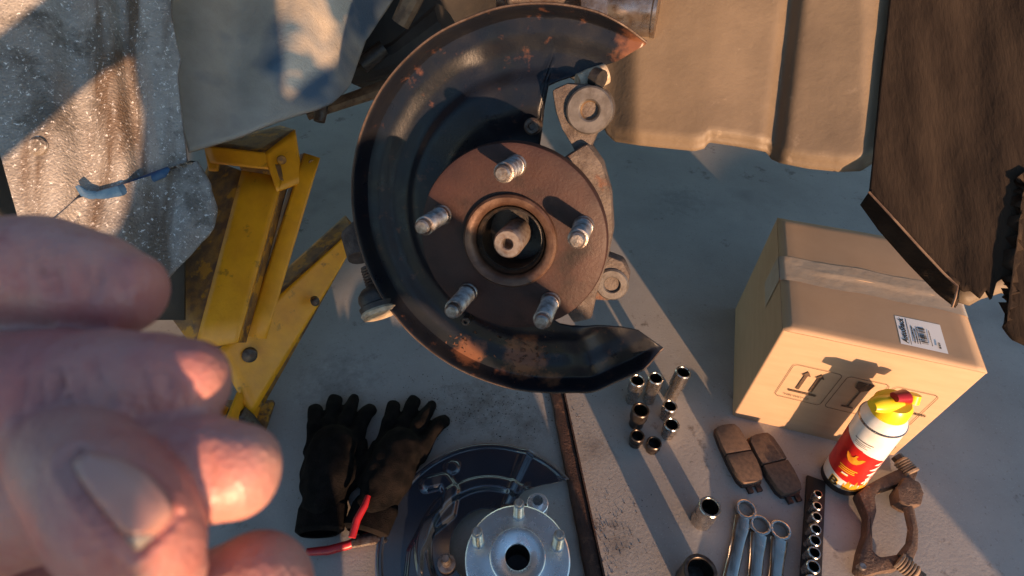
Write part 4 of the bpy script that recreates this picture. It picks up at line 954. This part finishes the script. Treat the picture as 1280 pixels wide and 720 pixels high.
# knuckle creases: shallow grooves across the fingers
M0 = person.matrix_basis; HI2 = M0.inverted()
def crease(px, py, dirx, diry, length, depth, width):
    for v in hand.data.vertices:
        q = M0 @ v.co - CP; d = q.dot(FW)
        if d < .02: continue
        X = 640 + FPX * q.x / d; Y = 360 + FPX * q.dot(DN) / d
        along = (X - px) * dirx + (Y - py) * diry; across = -(X - px) * diry + (Y - py) * dirx
        if abs(along) < length:
            g_ = math.exp(-(across / width) ** 2) * (1 - (along / length) ** 2)
            if g_ > .02: v.co += (HI2.to_3x3() @ FW) * depth * g_
def groove(poly, depth, width, bulge=0.0):
    for v in hand.data.vertices:
        q = M0 @ v.co - CP; d = q.dot(FW)
        if d < .02 or d > .09: continue
        X = 640 + FPX * q.x / d; Y = 360 + FPX * q.dot(DN) / d; best = 1e9
        if X < poly[0][2] or X > poly[0][3] or Y < poly[0][4] or Y > poly[0][5]: continue
        for a, b in zip(poly[1:], poly[2:]):
            ab = (b[0] - a[0], b[1] - a[1]); t = max(0, min(1, ((X - a[0]) * ab[0] + (Y - a[1]) * ab[1]) / (ab[0] ** 2 + ab[1] ** 2))); best = min(best, math.hypot(X - a[0] - ab[0] * t, Y - a[1] - ab[1] * t))
        g_ = depth * math.exp(-(best / width) ** 2) - bulge * math.exp(-((best - width * 2.6) / (width * 1.5)) ** 2)
        if abs(g_) > 1e-5: v.co += (HI2.to_3x3() @ FW) * g_
random.seed(12)
for cx, cy, n, sp, ln in ((45, 345, 6, 30, 62), (85, 498, 7, 52, 78), (205, 482, 3, 22, 46), (240, 580, 3, 20, 40), (125, 355, 3, 22, 44)):
    for i in range(n):
        a = R(random.uniform(68, 104)); crease(cx + (i / (n - 1) - .5) * 2 * sp + random.uniform(-5, 5), cy + random.uniform(-12, 12), math.cos(a), math.sin(a), ln * random.uniform(.5, 1), random.uniform(.0004, .0010), random.uniform(3, 5))
NAILO = [(98, 566), (84, 580), (100, 606), (126, 640), (150, 668), (170, 690), (198, 668), (222, 644)]
groove([(0, 0, 40, 270, 530, 730)] + NAILO, .0013, 6, .0006)
hand.data.update()
bm = bmesh.new(); bm.from_mesh(hand.data); bm.transform(M0); bvh = BVHTree.FromBMesh(bm); bm.free()
la = resample([(102, 568), (88, 580), (103, 605), (129, 639), (152, 666), (170, 686)], 16); lb = resample([(110, 566), (148, 572), (186, 594), (210, 620), (218, 641), (197, 664), (174, 686)], 16)
dep = []; pix = []
for i, (a, bb) in enumerate(zip(la, lb)):
    pr = []; dr = []
    for j in range(12):
        t = j / 11; px = a[0] + (bb[0] - a[0]) * t; py = a[1] + (bb[1] - a[1]) * t
        h = bvh.ray_cast(CP, ray(px, py).normalized()); pr.append((px, py)); dr.append((h[0] - CP).dot(FW) if h[0] else .072)
    dep.append(dr); pix.append(pr)
edge_d = [r_[:] for r_ in dep]
for _ in range(5):
    dep = [[(sum(dep[max(0, min(15, i + di))][max(0, min(11, j + dj))] for di, dj in ((0, 1), (0, -1), (1, 0), (-1, 0), (0, 0)))) / 5 for j in range(12)] for i in range(16)]
rows = [[at(pix[i][j][0], pix[i][j][1], min(dep[i][j] * .6 + edge_d[i][j] * .4, edge_d[i][j]) - .0004 * (1 - (2 * j / 11 - 1) ** 2) - .0001) for j in range(12)] for i in range(16)]
nl_ = MB().grid(rows[:14]).build('thumb_nail', 'nail', hand, root=person, world=True, smooth=80, solid=.0004, soff=0)
mat('nail_tip', (.66, .55, .44), .4, 0, (.5, .38, .28), 200)
MB().grid(rows[13:]).build('nail_edge', 'nail_tip', hand, root=person, world=True, smooth=80, solid=.0004, soff=0)

# the unseen rest of the kneeling mechanic, behind the lens, posed to cast shade
BX = -.03
mat('jacket_cloth', (.03, .035, .045), .85, 0, (.045, .05, .06), 30, bump=.4, bscale=300)
mat('trouser_cloth', (.05, .06, .085), .85, 0, (.035, .042, .06), 30, bump=.4, bscale=400)
mat('hair_dark', (.03, .02, .014), .6, 0, (.05, .035, .022), 80, bump=.6, bscale=300)
mb = MB()
blob_chain(mb, [((BX, -.70, .30), .15), ((BX, -.58, .38), .145), ((BX, -.46, .45), .13), ((BX, -.36, .52), .10), ((-.055, -.25, .66), .055)], 28)
blob_chain(mb, [((BX - .09, -.37, .50), .07), ((BX - .17, -.33, .50), .062), ((-.32, -.22, .46), .054), ((-.40, -.14, .50), .05), ((-.35, -.04, .60), .046)])
blob_chain(mb, [((BX + .09, -.36, .54), .075), ((BX + .15, -.32, .57), .068), ((BX + .27, -.26, .44), .058), ((BX + .28, -.20, .38), .052), ((BX + .20, -.10, .32), .042)])
jk = fuse('jacket', mb, 'jacket_cloth', person, .013, 4)
mb = MB()
for s_ in (-1, 1):
    kx = .15 if s_ < 0 else .20
    blob_chain(mb, [((BX + s_ * .09, -.68, .30), .11), ((BX + s_ * kx * .9, -.36, .24), .088), ((BX + s_ * kx, -.12, .075), .07), ((BX + s_ * kx * .95, -.40, .065), .055), ((BX + s_ * .12, -.68, .06), .045)])
fuse('trousers', mb, 'trouser_cloth', person, .013, 4)
HX = -.048
mb = MB(); blob_chain(mb, [((HX, -.26, .65), .07), ((HX, -.22, .73), .07), ((HX, -.18, .80), .072), ((HX, -.17, .87), .078)], 24)
blob_chain(mb, [((HX, -.105, .79), .013), ((HX, -.10, .82), .010)])
for s_ in (-1, 1): blob_chain(mb, [((HX + s_ * .077, -.18, .80), .013), ((HX + s_ * .078, -.18, .83), .015)])
fuse('head', mb, 'skin', person, .006, 3)
mb = MB(); blob_chain(mb, [((HX, -.21, .85), .08), ((HX, -.185, .90), .078)], 24); fuse('hair', mb, 'hair_dark', person, .007, 2)
for s_ in (-1, 1):
    mb = MB(); blob_chain(mb, [((BX + s_ * .12, -.70, .05), .045), ((BX + s_ * .12, -.80, .05), .042), ((BX + s_ * .12, -.82, .10), .03)]); fuse('boot', mb, 'rubber', person, .008, 3)

# ------------------------------------------------------------------ unseen wheel added outside the frame to shade the floor at right
wh = thing('shade_wheel', 'unseen wheel added out of frame to shade the floor at right', 'wheel', loc=(1.22, -.45, 0))
mat('tyre', (.02, .02, .02), .8, 0, (.03, .028, .026), 40, bump=.5, bscale=200); mat('alloy', (.5, .5, .5), .35, .9)
mb = MB(); mb.lathe([(.2, .015), (.26, .0), (.3, .008), (.325, .03), (.33, .06), (.33, .15), (.325, .18), (.3, .202), (.26, .21), (.2, .195)], 72, close=True); mb.build('tyre', 'tyre', wh)
mb = MB(); mb.lathe([(.205, .02), (.21, .03), (.19, .05), (.19, .16), (.21, .18), (.205, .193), (.185, .17)], 64); rim = mb.build('rim', 'alloy', wh)
for i in range(5):
    mb = MB(); mb.prism([(.03, -.03), (.195, -.02), (.195, .02), (.03, .03)], .14, .17, Matrix.Rotation(R(72 * i), 4, 'Z')); mb.build('spoke', 'alloy', rim, root=wh, bevel=.006)
mb = MB(); mb.lathe([(.03, .1), (.07, .13), (.075, .165), (.06, .175), (.033, .17)], 40); mb.build('centre', 'alloy', rim, root=wh)
